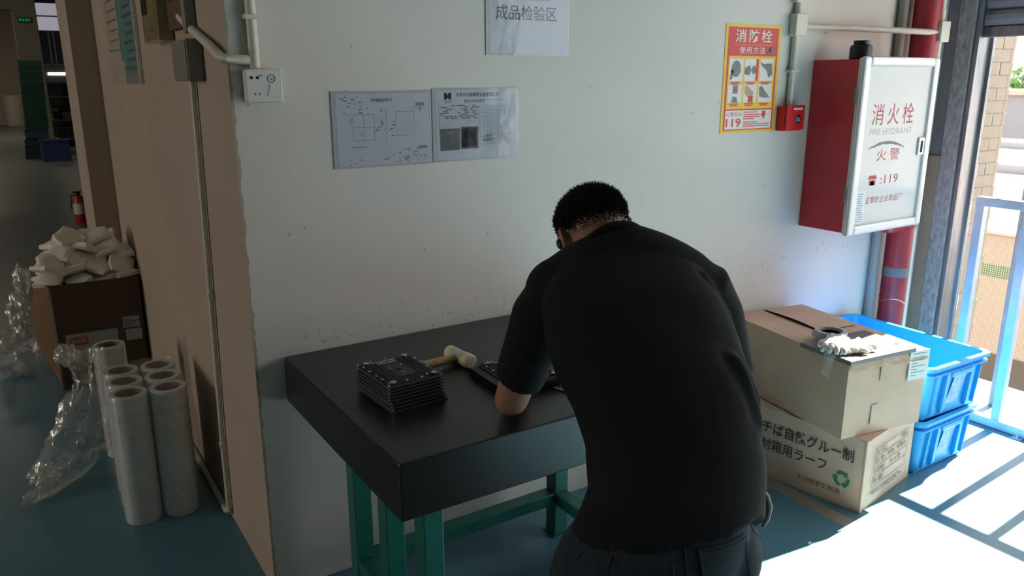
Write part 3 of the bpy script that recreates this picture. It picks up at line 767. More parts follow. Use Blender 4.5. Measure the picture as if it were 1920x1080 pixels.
MB().prism([(.0, -.004, LH - .006), (LW, -.004, LH - .002), (LW, .06, LH + .001), (0, .10, LH + .001)], (0, 0, .004)).build('top_flap', G['cardboard'], t)
NY = Vector((0, -1, 0))
LX = -.0075
text_on(t, 'チば自然グルー制', (LX, .410, .188), NY, .372, .052, 'print_black', bold=.012)
text_on(t, '封箱用ラーフ', (LX, .412, .118), NY, .275, .050, 'print_black', bold=.008)
text_on(t, 'チば化学工制造', (LX, .250, .046), NY, .175, .022, 'print_black')
b = MB()
for k in range(3):                                                                             # recycling arrows
    a0 = math.pi / 2 + k * 2 * math.pi / 3
    P = []
    for q in range(7):
        a = a0 - .85 + q * .23; P.append((.074 + .031 * math.cos(a), .110 + .031 * math.sin(a)))
    Q = [(.074 + .019 * math.cos(a0 - .85 + q * .23), .110 + .019 * math.sin(a0 - .85 + q * .23)) for q in range(7)]
    for q in range(6): b._add([(LX - .0003, P[q][0], P[q][1]), (LX - .0003, P[q + 1][0], P[q + 1][1]), (LX - .0003, Q[q + 1][0], Q[q + 1][1]), (LX - .0003, Q[q][0], Q[q][1])], [(0, 1, 2, 3)])
    a = a0 - .85 + 6 * .23; a2 = a + .42
    b._add([(LX - .0003, .074 + .039 * math.cos(a), .110 + .039 * math.sin(a)), (LX - .0003, .074 + .025 * math.cos(a2), .110 + .025 * math.sin(a2)), (LX - .0003, .074 + .011 * math.cos(a), .110 + .011 * math.sin(a))], [(0, 1, 2)])
b.build('recycling_mark', G['print_green'], t)
EY = -.0095
autosmooth(MB().lathe([(0, .0076), (.028, .0076), (.028, .0080), (0, .0080)], (0, .490, .185), 20, 'X').build('round_mark', G['print_black'], t)).data.transform(Matrix.Translation((-.0155, 0, 0)))
b = MB()
def ln(x0, z0, x1, z1, th=.0022):
    if abs(x1 - x0) > abs(z1 - z0): b._add([(x0, EY, z0 - th / 2), (x1, EY, z1 - th / 2), (x1, EY, z1 + th / 2), (x0, EY, z0 + th / 2)], [(0, 1, 2, 3)])
    else: b._add([(x0 - th / 2, EY, z0), (x0 + th / 2, EY, z0), (x1 + th / 2, EY, z1), (x1 - th / 2, EY, z1)], [(0, 1, 2, 3)])
for z in (.240, .205, .165, .125, .085): ln(.06, z, .345, z)
for x in (.06, .345): ln(x, .085, x, .240)
ln(.155, .085, .155, .240)
b.build('ruled_table', G['print_black'], t)
def et(s, x, z, w, h): return text_on(t, s, (x, EY - .0003, z), XA, w, h, 'print_black')
et('型 号', .07, .211, .075, .022); et('MM', .29, .211, .045, .020); et('颜 色', .07, .173, .075, .024); et('茶色(  米黄色', .17, .173, .16, .024)
et('内容量', .07, .133, .075, .024); et('大 入 数', .20, .133, .09, .024); et('数 量', .07, .093, .075, .024); et('MEAS:53X42X28CM', .06, .048, .255, .022)

UW, UL, UH = .385, .65, .292
t = thing('carton', 'upper plain cardboard carton carrying the drilled plate and gloves', 'carton', (2.402, 1.560, .290), math.radians(-9.5))
bm = MB()
bm.grid(lambda u, v: (-.004 * math.sin(v * math.pi) * math.sin(u * math.pi), u * UL, v * UH), 8, 6)
bm.grid(lambda u, v: (UW, u * UL, v * UH), 4, 4)
bm.grid(lambda u, v: (u * UW, -.005 * math.sin(v * math.pi) * math.sin(u * math.pi), v * UH), 8, 6)
bm.grid(lambda u, v: (u * UW, UL, v * UH), 4, 4)
bm.grid(lambda u, v: (u * UW, v * UL, 0), 2, 2)
bm.grid(lambda u, v: (u * UW, v * UL, UH - .002 * math.sin(u * math.pi)), 6, 6)
bm.build('body', G['cardboard'], t)
MB().prism([(.168, UL - .012, UH + .0008), (.178, UL - .010, UH + .0008), (.206, .34, UH + .0008), (.168, .33, UH + .0008)], (0, 0, .0006)).build('open_slit', G['void_black'], t)
MB().grid(lambda u, v: (.172 + .19 * v, UL - .02 - .31 * u, UH + .003 + .006 * math.sin(u * 3) * (1 - v)), 8, 2).build('raised_flap', G['cardboard'], t)
MB().box(.150, .195, -.0068, -.006, .205, UH).build('packing_tape', G['packing_tape'], t)
MB().box(.150, .195, -.0068, .10, UH + .0005, UH + .001).build('packing_tape', G['packing_tape'], t)
MB().grid(lambda u, v: (.002 + (UW - .004) * u, -.004 - .007 * v + .004 * mnoise.noise(Vector((u * 9, v * 2, 5))), UH - .028 * v + .003 - .006 * v * v), 20, 4).build('torn_tape', G['packing_tape'], t)
MB().box(.125, .155, -.0078, -.0055, .04, .115).build('pale_scuff', G['cardboard_pale'], t)
lb = MB().box(.285, .383, -.0095, -.008, .185, UH + .004).build('shipping_label', G['paper_white'], t)
b = MB()
for k in range(7): b.box(.297, .325 + .04 * (k % 2), -.0100, -.0095, .20 + k * .0115, .2025 + k * .0115)
b.box(.30, .365, -.0100, -.0095, .283, .286); b.build('label_lines', G['ink_faint'], lb)

pz = .290 + UH + .002
t = thing('drilled_plate', 'dark drilled metal plate lying across the upper carton', 'metal plate', (2.372, 1.535, pz), math.radians(-6.5))
MB().box(0, .335, 0, .232, 0, .017, .0012).build('slab', G['plate_bare'], t)
hole = MB().lathe([(0, .0171), (.009, .0171), (.009, .0174), (0, .0174)], seg=16).mesh('hole')
for (x, y) in ((.245, .165), (.300, .060)): o = link('hole', hole, G['void_black'], t); o.location = (x, y, 0)
pin = MB().lathe([(0, .0171), (.0025, .0171), (.0025, .0173), (0, .0173)], seg=8).mesh('hole')
for (x, y) in ((.225, .09), (.205, .07), (.235, .11)): o = link('hole', pin, G['void_black'], t); o.location = (x, y, 0)

def ringprof(ro, ri, h): return [(ri, 0), (ro, 0), (ro, h), (ri, h), (ri, 0)]
for i, (dx, dy, z, lab) in enumerate(((0, 0, pz + .018, 'grey tape ring lying flat beside the gloves, lower of two'), (.006, -.008, pz + .0305, 'grey tape ring resting on the other ring beside the gloves'))):
    o = MB().lathe(ringprof(.058, .042, .012), seg=36).build('tape_ring', G['tape_grey']); autosmooth(o)
    o.location = (2.545 + dx, 1.755 + dy, z); tag(o, lab, 'tape', 'tape rings on the carton')

# ------------------------------------------------------------------ blue crates
def crate_parts(par, skew=0):
    L, W, H = .40, .63, .222
    def prof(z): return .017 * (1 - z / H)
    ou = MB()
    def wall(ax0, a1, b0, b1): pass
    b = MB(); th = .004
    def ringpts(z, inset):
        k = prof(z) + inset; r = .035
        P = []
        for (cx_, cy_, a0) in ((L - k - r, W - k - r, 0), (k + r, W - k - r, 90), (k + r, k + r, 180), (L - k - r, k + r, 270)):
            for q in range(6):
                a = math.radians(a0 + q * 18); P.append((cx_ + r * math.cos(a), cy_ + r * math.sin(a), z))
        return P
    rings = [ringpts(0, 0), ringpts(H, 0), ringpts(H, th), ringpts(.006, th)]
    n = len(rings[0]); vs = [p for r in rings for p in r]; fs = [(i * n + k, i * n + (k + 1) % n, (i + 1) * n + (k + 1) % n, (i + 1) * n + k) for i in range(3) for k in range(n)]
    fs += [tuple(range(n - 1, -1, -1)), tuple(range(3 * n, 4 * n))]
    b._add(vs, fs); autosmooth(b.build('tub', G['crate_blue'], par), 50)
    def rimring(z0, z1, o0, o1):
        m = MB(); rr = [ringpts(H, -o0), ringpts(H, -o1)]
        A = [(x, y, z0) for x, y, z in rr[0]]; Bq = [(x, y, z1) for x, y, z in rr[0]]; Cq = [(x, y, z1) for x, y, z in rr[1]]; Dq = [(x, y, z0) for x, y, z in rr[1]]
        v = A + Bq + Cq + Dq; f = [(i * n + k, i * n + (k + 1) % n, ((i + 1) % 4) * n + (k + 1) % n, ((i + 1) % 4) * n + k) for i in range(4) for k in range(n)]
        return m._add(v, f)
    autosmooth(rimring(H - .012, H + .002, .014, -.006).build('rim', G['crate_blue'], par), 50)
    autosmooth(rimring(H - .036, H - .030, .010, -.002).build('rim_flange', G['crate_blue'], par), 50)
    # ribs on the long and the short sides
    for x in (.055, .115, .285, .345):
        sl = .35 if x < .2 else -.35
        MB().prism([(x - .003, prof(.012) - .012, .012), (x + .003, prof(.012) - .012, .012), (x + .003 - sl * .03 * 0, -.010, H - .032), (x - .003, -.010, H - .032)], (0, .014, 0)).build('rib', G['crate_blue'], par)
    for x0 in (.105, .275):
        MB().prism([(x0, -.003, .030), (x0 + .02, -.003, .030), (x0 + .02, -.012, H - .036), (x0, -.012, H - .036)], (0, .016, 0)).build('rib', G['crate_blue'], par)
    MB().box(.13, .27, -.016, .002, H - .055, H - .036, .003).build('hand_grip', G['crate_blue'], par)
    for y in (.10, .2, .315, .43, .53):
        for (xa, d) in ((0, -1), (L, 1)):
            MB().box(xa + d * .010 - .004, xa + d * .002 + .004, y - .003, y + .003, .02, H - .03).build('rib', G['crate_blue'], par)
    MB().prism([(.150, prof(.04) - .0015, .040), (.235, prof(.04) - .0015, .040), (.258, -.0008, .160), (.172, -.0008, .160)], (0, -.001, 0)).build('worn_sticker', G['sticker_worn'], par)
    MB().box(.02, L - .02, .02, W - .02, -.004, .002).build('base_ridge', G['crate_blue'], par)
t = thing('plastic_crate', 'bright blue open plastic crate on top of another blue crate', 'crate', (2.912, 1.545, .2345), math.radians(-1.5), 'blue crates by the door'); crate_parts(t)
t = thing('plastic_crate', 'bright blue plastic crate standing on the floor under another crate', 'crate', (2.905, 1.545, .005), math.radians(.5), 'blue crates by the door'); crate_parts(t)

# ------------------------------------------------------------------ steel railing across the door
t = thing('railing', 'blue grey square tube railing across the open loading door', 'railing', (3.65, 1.80, 0))
MB().box(-.02, .02, -3.45, .035, .998, 1.038, .003).build('top_rail', G['rail_steel'], t)
MB().box(-.02, .02, -3.45, .035, .004, .044, .003).build('bottom_rail', G['rail_steel'], t)
pm = MB().box(-.018, .018, -.018, .018, .044, .998).mesh('post')
for k in range(18):
    o = link('post', pm, G['rail_steel'], t); o.location = (0, .015 - k * .203, 0)
bolt = MB().lathe([(0, 0), (.010, 0), (.010, .006), (.004, .008), (.004, .014), (0, .014)], seg=8).mesh('anchor_bolt')
for y in (-.30, -.9, -1.8): o = link('anchor_bolt', bolt, G['steel'], t); o.location = (-.035, y, 0)
MB().box(-.05, .0, -.32, -.28, 0, .004).box(-.05, 0, -.92, -.88, 0, .004).build('anchor_plate', G['rail_steel'], t)
# ------------------------------------------------------------------ crumpled gloves on the plate
def glove(loc, rz, label, seed):
    t = thing('work_glove', label, 'glove', loc, rz, 'cotton gloves on the drilled plate')
    bm = bmesh.new()
    def limb_(pts, rads):
        m = MB(); m.tube(pts, rads, 10)
        return m
    m = MB()
    def bl(u, v):
        a = u * 2 * math.pi; x = -.055 + .11 * v
        r = (.026 + .010 * math.sin(v * math.pi)) * (1 if 0 < v < 1 else .3)
        k = 1 + .30 * mnoise.noise(Vector((x * 60 + seed, math.cos(a) * 2, math.sin(a) * 2)))
        return (x, math.cos(a) * r * 1.25 * k, .017 + math.sin(a) * r * .60 * k)
    m.grid(bl, 28, 18)
    o = m.build('palm', G['glove_cotton'], t, True)
    for k, (y, l, b) in enumerate(((-.026, .045, -.2), (-.009, .055, -.05), (.009, .052, .1), (.025, .042, .3))):
        p = [(.045, y, .018), (.045 + l * .5, y + b * .02, .026), (.045 + l * .8, y + b * .04, .018), (.045 + l * .78, y + b * .05, .008)]
        MB().tube(p, [.0095, .010, .0095, .006], 10).build('finger', G['glove_cotton'], t, True)
    MB().tube([(-.01, -.028, .016), (.015, -.048, .020), (.035, -.052, .012)], [.010, .0105, .007], 10).build('thumb', G['glove_cotton'], t, True)
    MB().grid(lambda u, v: (-.05 - .03 * v, math.cos(u * 6.283) * (.034 + .006 * v), .016 + math.sin(u * 6.283) * (.013 + .004 * v) + .003 * math.sin(u * 40)), 40, 4).build('cuff', G['glove_cotton'], t, True)
    return t
glove((2.465, 1.605, pz + .017), math.radians(-12), 'crumpled white cotton glove lying flat on the drilled plate', 2)
glove((2.435, 1.645, pz + .022), math.radians(-150), 'second white cotton glove with its cuff beside the tape rings', 9)
t = MB().grid(lambda u, v: (-.045 * v - .006 * math.sin(u * 7), -.03 + .06 * u * (1 - .55 * v), .012 - .075 * v * v + .006 * math.sin(u * 9 + v * 4)), 10, 10).build('cloth_scrap', G['clear_film'], None, True)
t.location = (2.372, 1.612, pz + .019); tag(t, 'limp pale scrap of film hanging over the plate edge by the gloves', 'film scrap')

# ------------------------------------------------------------------ stretch film rolls
RH, RR = .488, .0625
rollm = MB().lathe([(.038, .004), (RR * .97, .0), (RR, .006)] + [(RR + .0007 * ((k * 7) % 3 - 1), .01 + k * .0145) for k in range(33)] + [(RR, RH - .006), (RR * .97, RH), (.0445, RH), (.0445, .004), (.038, .004)], seg=32).mesh('film')
corem = MB().lathe([(.0395, .002), (.0445, .002), (.0445, RH - .003), (.0395, RH - .003), (.0395, .002)], seg=28).mesh('core')
corepl = MB().lathe([(0, RH - .05), (.0395, RH - .05), (.0395, RH - .049), (0, RH - .049)], seg=20).mesh('core_bottom')
def roll(x, y, label, z=0.0):
    t = thing('film_roll', label, 'film roll', (x, y, z), 0, 'stretch film rolls on the floor')
    o = link('film', rollm, G['film_roll'], t); autosmooth(o, 50) if not rollm.get('done') else None; rollm['done'] = 1
    link('core', corem, G['roll_core'], t); link('core_bottom', corepl, G['roll_core'], t)
    return t
names = (('front', 'left'), ('front', 'right'), ('middle', 'left'), ('middle', 'right'), ('back', 'left'), ('back', 'right'))
for i, (a, c) in enumerate(names):
    r_, c_ = i // 2, i % 2
    roll(.2555 + c_ * .1285 + r_ * .004, 2.905 + r_ * .1285 - c_ * .012, 'stretch film roll, %s %s in the wrapped six-roll pack' % (a, c), .001)
roll(.262, 3.525, 'single stretch film roll standing behind the wrapped pack', 0)
# clear wrap round the pack
def hull(u, v):
    a = u * 2 * math.pi; hx, hy, r = .0655, .1300, .068
    cs, sn = math.cos(a), math.sin(a); k = 6
    d = (abs(cs / (hx + r)) ** k + abs(sn / (hy + r)) ** k) ** (-1 / k)
    s_ = 1.0 + .006 * mnoise.noise(Vector((cs * 4, sn * 4, v * 3)))
    return (.3245 + cs * d * s_, 3.028 + sn * d * s_, .004 + v * (RH + .006))
wrp = thing('pack_wrap', 'clear plastic wrap tight round the six film rolls', 'plastic wrap', (0, 0, 0))
MB().grid(hull, 72, 12).build('side_wrap', G['pack_wrap'], wrp, True)
MB().grid(lambda u, v: (.198 + .254 * u, 2.838 + .382 * v, RH + .009 + .006 * mnoise.noise(Vector((u * 6, v * 8, 3)))), 24, 30).build('top_wrap', G['pack_wrap'], wrp, True)

# loose crumpled film trailing from the single roll to the floor
def trail(u, v):
    # u down the fall from the roll top to the tip on the floor, v from the free edge to the roll
    A = [(.085, 3.43, .505), (.120, 3.41, .40), (.045, 3.37, .28), (-.030, 3.33, .17), (-.090, 3.27, .06), (-.110, 3.215, .010)]
    B = [(.245, 3.455, .502), (.238, 3.452, .36), (.238, 3.440, .21), (.225, 3.415, .085), (.115, 3.37, .020), (-.050, 3.25, .006)]
    k = min(u * 5, 4.999); i = int(k); f = k - i
    p = Vector(A[i]).lerp(Vector(A[i + 1]), f).lerp(Vector(B[i]).lerp(Vector(B[i + 1]), f), v)
    n = Vector((mnoise.noise(Vector((u * 7, v * 4, 1))), mnoise.noise(Vector((u * 7, v * 4, 7))), mnoise.noise(Vector((u * 7, v * 4, 13)))))
    n2 = Vector((mnoise.noise(Vector((u * 22, v * 15, 1))), mnoise.noise(Vector((u * 22, v * 15, 7))), mnoise.noise(Vector((u * 22, v * 15, 13)))))
    e = 1 - abs(2 * v - 1) ** 3
    q = p + n * .030 + n2 * .010 + Vector((0, -.045 * e * math.sin(u * 3.0) + .012 * math.sin(v * 16 + u * 5), 0))
    q.z = max(q.z, .005 + .004 * (v + u)); return q
ft = thing('loose_film', 'crumpled clear film trailing from the single roll onto the floor', 'plastic film', (0, 0, 0))
MB().grid(trail, 90, 46).build('sheet', G['clear_film'], ft, True)
def wad(c, r, seed, sq=(1, 1, 1)):
    def fn(u, v):
        a = u * 2 * math.pi; p = (v - .5) * math.pi
        d = Vector((math.cos(a) * math.cos(p), math.sin(a) * math.cos(p), math.sin(p)))
        k = r * (1 + .55 * mnoise.noise(d * 2.6 + Vector((seed, 0, 0))) + .3 * mnoise.noise(d * 7 + Vector((0, seed, 0))))
        return (c[0] + d.x * k * sq[0], c[1] + d.y * k * sq[1], max(.004, c[2] + d.z * k * sq[2]))
    return MB().grid(fn, 34, 22)
wad((.105, 3.42, .50), .038, 3).build('wad', G['clear_film'], ft, True)
wad((-.03, 3.30, .075), .045, 8, (1.1, 1.1, .9)).build('wad', G['clear_film'], ft, True)
bg = thing('plastic_bag', 'crumpled glossy plastic bag on the floor left of the brown carton', 'plastic bag', (0, 0, 0))
wad((-.005, 4.90, .50), .048, 21, (.75, .9, 1.6)).build('upper_crumple', G['clear_film'], bg, True)
wad((-.045, 4.86, .34), .062, 27, (.75, 1.0, 1.6)).build('middle_crumple', G['clear_film'], bg, True)
wad((-.085, 4.84, .13), .105, 31, (.95, 1.1, 1.25)).build('lower_crumple', G['clear_film'], bg, True)

# ------------------------------------------------------------------ brown carton full of foam
CZ = .555
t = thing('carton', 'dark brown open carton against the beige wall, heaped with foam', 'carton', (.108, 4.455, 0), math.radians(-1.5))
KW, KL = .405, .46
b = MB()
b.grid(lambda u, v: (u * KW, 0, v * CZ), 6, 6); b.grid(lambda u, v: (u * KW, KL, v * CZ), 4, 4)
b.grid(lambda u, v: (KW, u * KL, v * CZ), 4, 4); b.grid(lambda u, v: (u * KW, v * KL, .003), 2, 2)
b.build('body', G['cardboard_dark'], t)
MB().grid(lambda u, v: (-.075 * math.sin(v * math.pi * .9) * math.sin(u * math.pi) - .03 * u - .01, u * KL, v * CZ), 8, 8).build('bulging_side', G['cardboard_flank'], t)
MB().box(.035, .275, -.002, -.0005, .180, .290).build('pale_label', G['carton_label'], t)
MB().box(.050, .135, -.003, -.002, .228, .270).build('orange_patch', G['label_orange'], t)
b = MB()
for k in range(5): b.box(.058 + k * .0145, .068 + k * .0145, -.0036, -.003, .240, .260)
b.build('patch_print', G['carton_label'], t)
MB().box(.305, .385, -.002, -.0005, .285, .345).build('white_label', G['carton_label'], t); MB().box(.312, .390, -.002, -.0005, .215, .276).build('white_label', G['carton_label'], t)
b = MB()
for k in range(4): b.box(.312, .345 + .02 * (k % 3), -.0028, -.002, .295 + k * .011, .299 + k * .011)
b.build('label_lines', G['ink_grey'], t)
rg = random.Random(11)
fmesh = []
for k in range(5):
    w_, l_, h_ = rg.uniform(.105, .135), rg.uniform(.085, .115), rg.uniform(.030, .042)
    def cush(u, v, sg, w_=w_, l_=l_, h_=h_, k=k):
        e = (1 - abs(2 * u - 1) ** 4) * (1 - abs(2 * v - 1) ** 4)
        return (w_ * (u - .5) + .006 * math.sin(v * 4 + k), l_ * (v - .5), sg * h_ * (.28 + .22 * e) + .010 * math.sin(u * 2.6 + k) * math.cos(v * 2.2))
    m = MB(); n_ = 6
    m.grid(lambda u, v: cush(u, v, 1), n_, n_); m.grid(lambda u, v: cush(u, v, -1), n_, n_)
    q = (n_ + 1) * (n_ + 1)
    rim = [(i, i + 1) for i in range(n_)] + [(n_ + j * (n_ + 1), n_ + (j + 1) * (n_ + 1)) for j in range(n_)] + [(q - 1 - i, q - 2 - i) for i in range(n_)] + [((n_ - j) * (n_ + 1), (n_ - j - 1) * (n_ + 1)) for j in range(n_)]
    for (i, j) in rim: m.f.append((i, j, j + q, i + q)); m.mi.append(0)
    fmesh.append(m.mesh('foam'))
kk = 0
for (z, nx, ny, sx, sy) in ((.552, 4, 4, .112, .105), (.602, 4, 4, .112, .10), (.652, 4, 3, .105, .11), (.702, 3, 3, .115, .105), (.748, 2, 2, .12, .11)):
    for i in range(nx):
        for j in range(ny):
            x = .292 + (i - (nx - 1) / 2) * sx + rg.uniform(-.015, .015); y = 4.69 + (j - (ny - 1) / 2) * sy + rg.uniform(-.015, .015)
            o = link('foam_piece', fmesh[kk % 5], G['foam_white']); o.location = (min(x, .455), max(y, 4.50), z + rg.uniform(-.006, .012))
            edge = 1.0 if (i in (0, nx - 1) or j == 0) else .5
            o.rotation_euler = (rg.uniform(-.55, .55) * edge + (.35 if j == 0 else 0), rg.uniform(-.45, .45) * edge, rg.uniform(-.7, .7)); kk += 1
            tag(o, 'white packing foam piece heaped in the dark brown carton', 'foam', 'packing foam in the brown carton')

# ------------------------------------------------------------------ the hall beyond
t = thing('fire_extinguisher', 'red fire extinguisher standing on the floor beyond the pilaster', 'fire extinguisher', (.655, 10.0, 0))
autosmooth(MB().lathe([(0, 0), (.060, 0), (.065, .01), (.065, .25), (.050, .29), (.02, .305), (0, .305)], seg=20).build('cylinder', G['ext_red'], t))
MB().box(-.02, .02, -.02, .02, .30, .335).box(-.06, .03, -.012, .012, .335, .350).build('valve', G['jar_black'], t)
MB().tube([(-.02, 0, .32), (-.08, 0, .30), (-.085, 0, .15)], .009, 8).build('hose', G['jar_black'], t)
autosmooth(MB().lathe([(.0655, .10), (.0655, .22)], seg=20).build('label', G['hall_white'], t))
t = MB().box(-.23, .23, 0, .45, 0, 4.6, .01).build('concrete_column', G['column_paint']); t.location = (.84, 21.0, 0)
tag(t, 'square beige column far down the hall with an exit sign', 'column')
t = MB().box(-14, 0.62, 0, .4, 3.02, 4.6).build('trim_2', G['column_paint']); t.location = (0, 21.0, 0); t['kind'] = 'structure'
t = thing('exit_sign', 'small green lit exit sign high on the far column', 'exit sign', (.70, 20.98, 2.76))
MB().box(0, .26, -.02, .015, 0, .11, .004).build('case', G['hall_dark_green'], t)
lettering('安全出口', (.02, -.0215, .025), XA, ZA, .22, .06, G['exit_green'], t)
gc = None
for k in range(13):
    if k == 0:
        gc = thing('folding_crate', 'green slatted crate at the bottom of the tall green hall stack', 'crate', (.48, 18.8, .60), 0, 'green crates stacked in the hall')
        MB().box(0, .40, 0, .3, 0, .012).box(0, .40, .29, .3, 0, .1).box(0, .012, 0, .3, 0, .1).box(.388, .40, 0, .3, 0, .1).build('tub', G['hall_green'], gc)
        for q in range(3): MB().box(0, .40, -.004, .006, .006 + q * .032, .030 + q * .032).build('slat', G['hall_green'], gc)
    else:
        c = copy_tree(gc); c.location = (.48 + .0035 * k, 18.8, .60 + k * .1025)
        c['label'] = 'green slatted crate, %s from the bottom of the tall hall stack' % ('second third fourth fifth sixth seventh eighth ninth tenth eleventh twelfth thirteenth'.split()[k - 1]) if k < 12 else 'green slatted crate at the very top of the tall hall stack'
t = thing('storage_tub', 'navy plastic tub between green crates and dark crates in the hall', 'crate', (.45, 18.8, .40)); MB().box(0, .41, 0, .3, 0, .19, .01).build('tub', G['hall_navy'], t); MB().box(-.01, .42, -.01, .31, .175, .195, .004).build('rim', G['hall_navy'], t)
for k in range(3):
    t = thing('dark_crate', ('bottom', 'middle', 'top')[k] + ' dark crate at the foot of the green stack in the hall', 'crate', (.40 + .012 * k, 18.75, .002 + k * .13), 0, 'dark crates in the hall')
    MB().box(0, .33, 0, .3, 0, .118, .006).build('tub', G['hall_dark_green'], t); MB().box(-.008, .338, -.008, .308, .10, .124).build('rim', G['hall_dark_green'], t)
t = thing('blue_bin', 'dark blue bin on the hall floor beside the dark crates', 'crate', (.66, 18.0, 0))
MB().box(0, .50, 0, .35, 0, .40, .012).build('tub', G['hall_blue'], t); MB().box(-.012, .512, -.012, .362, .385, .42, .004).build('rim', G['hall_blue'], t)
t = thing('shelf_rack', 'steel shelving rack with a lit tube lamp far down the hall', 'shelf', (1.10, 22.0, 0))
for (x, y) in ((0, 0), (.9, 0), (0, .45), (.9, .45)): MB().box(x - .03, x + .03, y - .02, y + .02, 0, 1.9).build('post', G['hall_grey'], t)
for z in (.16, .60, 1.14, 1.47): MB().box(-.05, .95, -.03, .48, z, z + .035).build('shelf_board', G['hall_grey'], t)
MB().box(-.05, .95, .485, .5, 0, 1.9).build('back_panel', G['window_dark'], t)
MB().box(0.06, .80, -.03, .02, 1.72, 1.78, .004).build('lamp_cover', G['hall_white'], t); MB().box(.07, .80, -.04, .0, 1.655, 1.72, .02).build('lamp_tube', G['tube_light'], t)
t = thing('parts_box', 'grey box on the middle shelf of the far rack', 'box', (1.16, 22.1, .636)); MB().box(0, .14, 0, .25, 0, .32, .006).build('body', G['hall_navy'], t); MB().box(.02, .12, -.003, 0, .18, .26).build('label', G['hall_grey'], t)
t = thing('parts_box', 'orange topped box on the middle shelf of the far rack', 'box', (1.36, 22.1, .636)); MB().box(0, .34, 0, .25, 0, .10, .006).build('body', G['hall_orange'], t); MB().box(-.01, .35, -.01, .26, .10, .16, .006).build('lid', G['hall_grey'], t)
t = thing('vented_crate', 'dark vented crate on the lowest shelf of the far rack', 'crate', (1.22, 22.05, .196)); MB().box(0, .40, 0, .3, 0, .30, .006).build('body', G['hall_dark_green'], t)
b = MB()
for i in range(4):
    for j in range(3): b.box(.04 + j * .12, .13 + j * .12, -.003, 0, .03 + i * .065, .055 + i * .065)
b.build('vents', G['hall_grey'], t)
t = thing('foam_roll', 'tall white foam roll standing by the far hall wall', 'roll', (.62, 33.2, 0))
autosmooth(MB().lathe([(0, 0), (.33, 0), (.34, .02), (.34, 1.02), (.33, 1.04), (.06, 1.04), (.06, .9), (0, .9)], seg=28).build('roll', G['hall_white'], t)); autosmooth(MB().lathe([(.05, .5), (.06, 1.045)], seg=16).build('core', G['roll_core'], t))
wn = MB().box(1.70, 4.0, 33.93, 33.99, 2.12, 4.35).build('window_1', G['window_dark']); wn['kind'] = 'structure'
for (z0, z1) in ((3.26, 3.72), (3.77, 4.18)): MB().box(1.72, 3.9, 33.91, 33.93, z0, z1).build('pane', G['window_lit'], wn)
for x in (1.98, 2.13): MB().box(x, x + .05, 33.88, 33.93, 2.12, 3.22).build('window_bar', G['hall_grey'], wn)

# ------------------------------------------------------------------ outside the door
t = thing('tiled_building', 'lower building with tan mosaic wall and a green tile band outside the door', 'building', (19, 0, -9))
MB().box(0, 30, -30, 60, 4.25, 7.08).build('mosaic_wall', G['mosaic_wall'], t).data.transform(Matrix())
MB().box(-.06, 30, -30, 60, -1, 4.25).build('plinth', G['plinth_brown'], t)
MB().box(-.1, 30, -30, 60, 7.08, 7.14).build('roof', G['roof_pale'], t)
for (x, y0, y1) in ((12, 2, 30), (23, 2, 40)): MB().box(x, x + .5, y0, y1, 7.14, 7.45).build('roof_kerb', G['road_grey'], t)
t = MB().box(4.25, 200, -120, 140, -10.2, -10).build('ground', G['roof_pale']); t['kind'] = 'structure'
rg2 = random.Random(5)
t = thing('tree', 'green tree in the distance beyond the mosaic building', 'tree', (72, 33.3, -10))
MB().tube([(0, 0, 0), (.2, .1, 7), (.1, 0, 10)], [.4, .3, .1], 8).build('trunk', G['bark'], t)
b = MB()
for k in range(700):
    d = Vector((rg2.gauss(0, 1), rg2.gauss(0, 1), rg2.gauss(0, .7))); c = d.normalized() * (rg2.random() ** .4) * 2.6 + Vector((0, 0, 10.2))
    u1 = Vector((rg2.gauss(0, 1), rg2.gauss(0, 1), rg2.gauss(0, 1))).normalized() * .35; u2 = u1.orthogonal().normalized() * .25
    b._add([c - u1, c + u2, c + u1, c - u2], [(0, 1, 2, 3)])
o = b.build('crown', G['leaf_green'], t); o['kind'] = 'stuff'
t = thing('grey_shed', 'low grey flat building in the distance beyond the mosaic roof', 'building', (58, 20, -10))
MB().box(0, 8, 0, 30, 0, 10.4).build('wall', G['road_grey'], t); MB().box(-.3, 8.3, -.3, 30.3, 10.4, 10.7).build('roof', G['roof_pale'], t)
# ------------------------------------------------------------------ the man
def NV(*a): return np.array(a, float)
def nrm(v): return v / np.linalg.norm(v)
def loft(rings, n=32, p=2.3):
    vs = []; fs = []
    for (c, r, f, al, ar, bb, bf) in rings:
        for k in range(n):
            q = 2 * np.pi * k / n; cs, sn = np.cos(q), np.sin(q)
            x = np.sign(cs) * abs(cs) ** (2 / p); y = np.sign(sn) * abs(sn) ** (2 / p)
            vs.append(c + r * x * (ar if x > 0 else al) + f * y * (bf if y > 0 else bb))
    m = len(rings)
    for i in range(m - 1):
        for k in range(n):
            a = i * n + k; b = i * n + (k + 1) % n; fs.append((a, b, b + n, a + n))
    vs.append(rings[0][0]); vs.append(rings[-1][0]); s, e = len(vs) - 2, len(vs) - 1
    for k in range(n):
        fs.append((s, (k + 1) % n, k)); fs.append((e, (m - 1) * n + k, (m - 1) * n + (k + 1) % n))
    return vs, fs
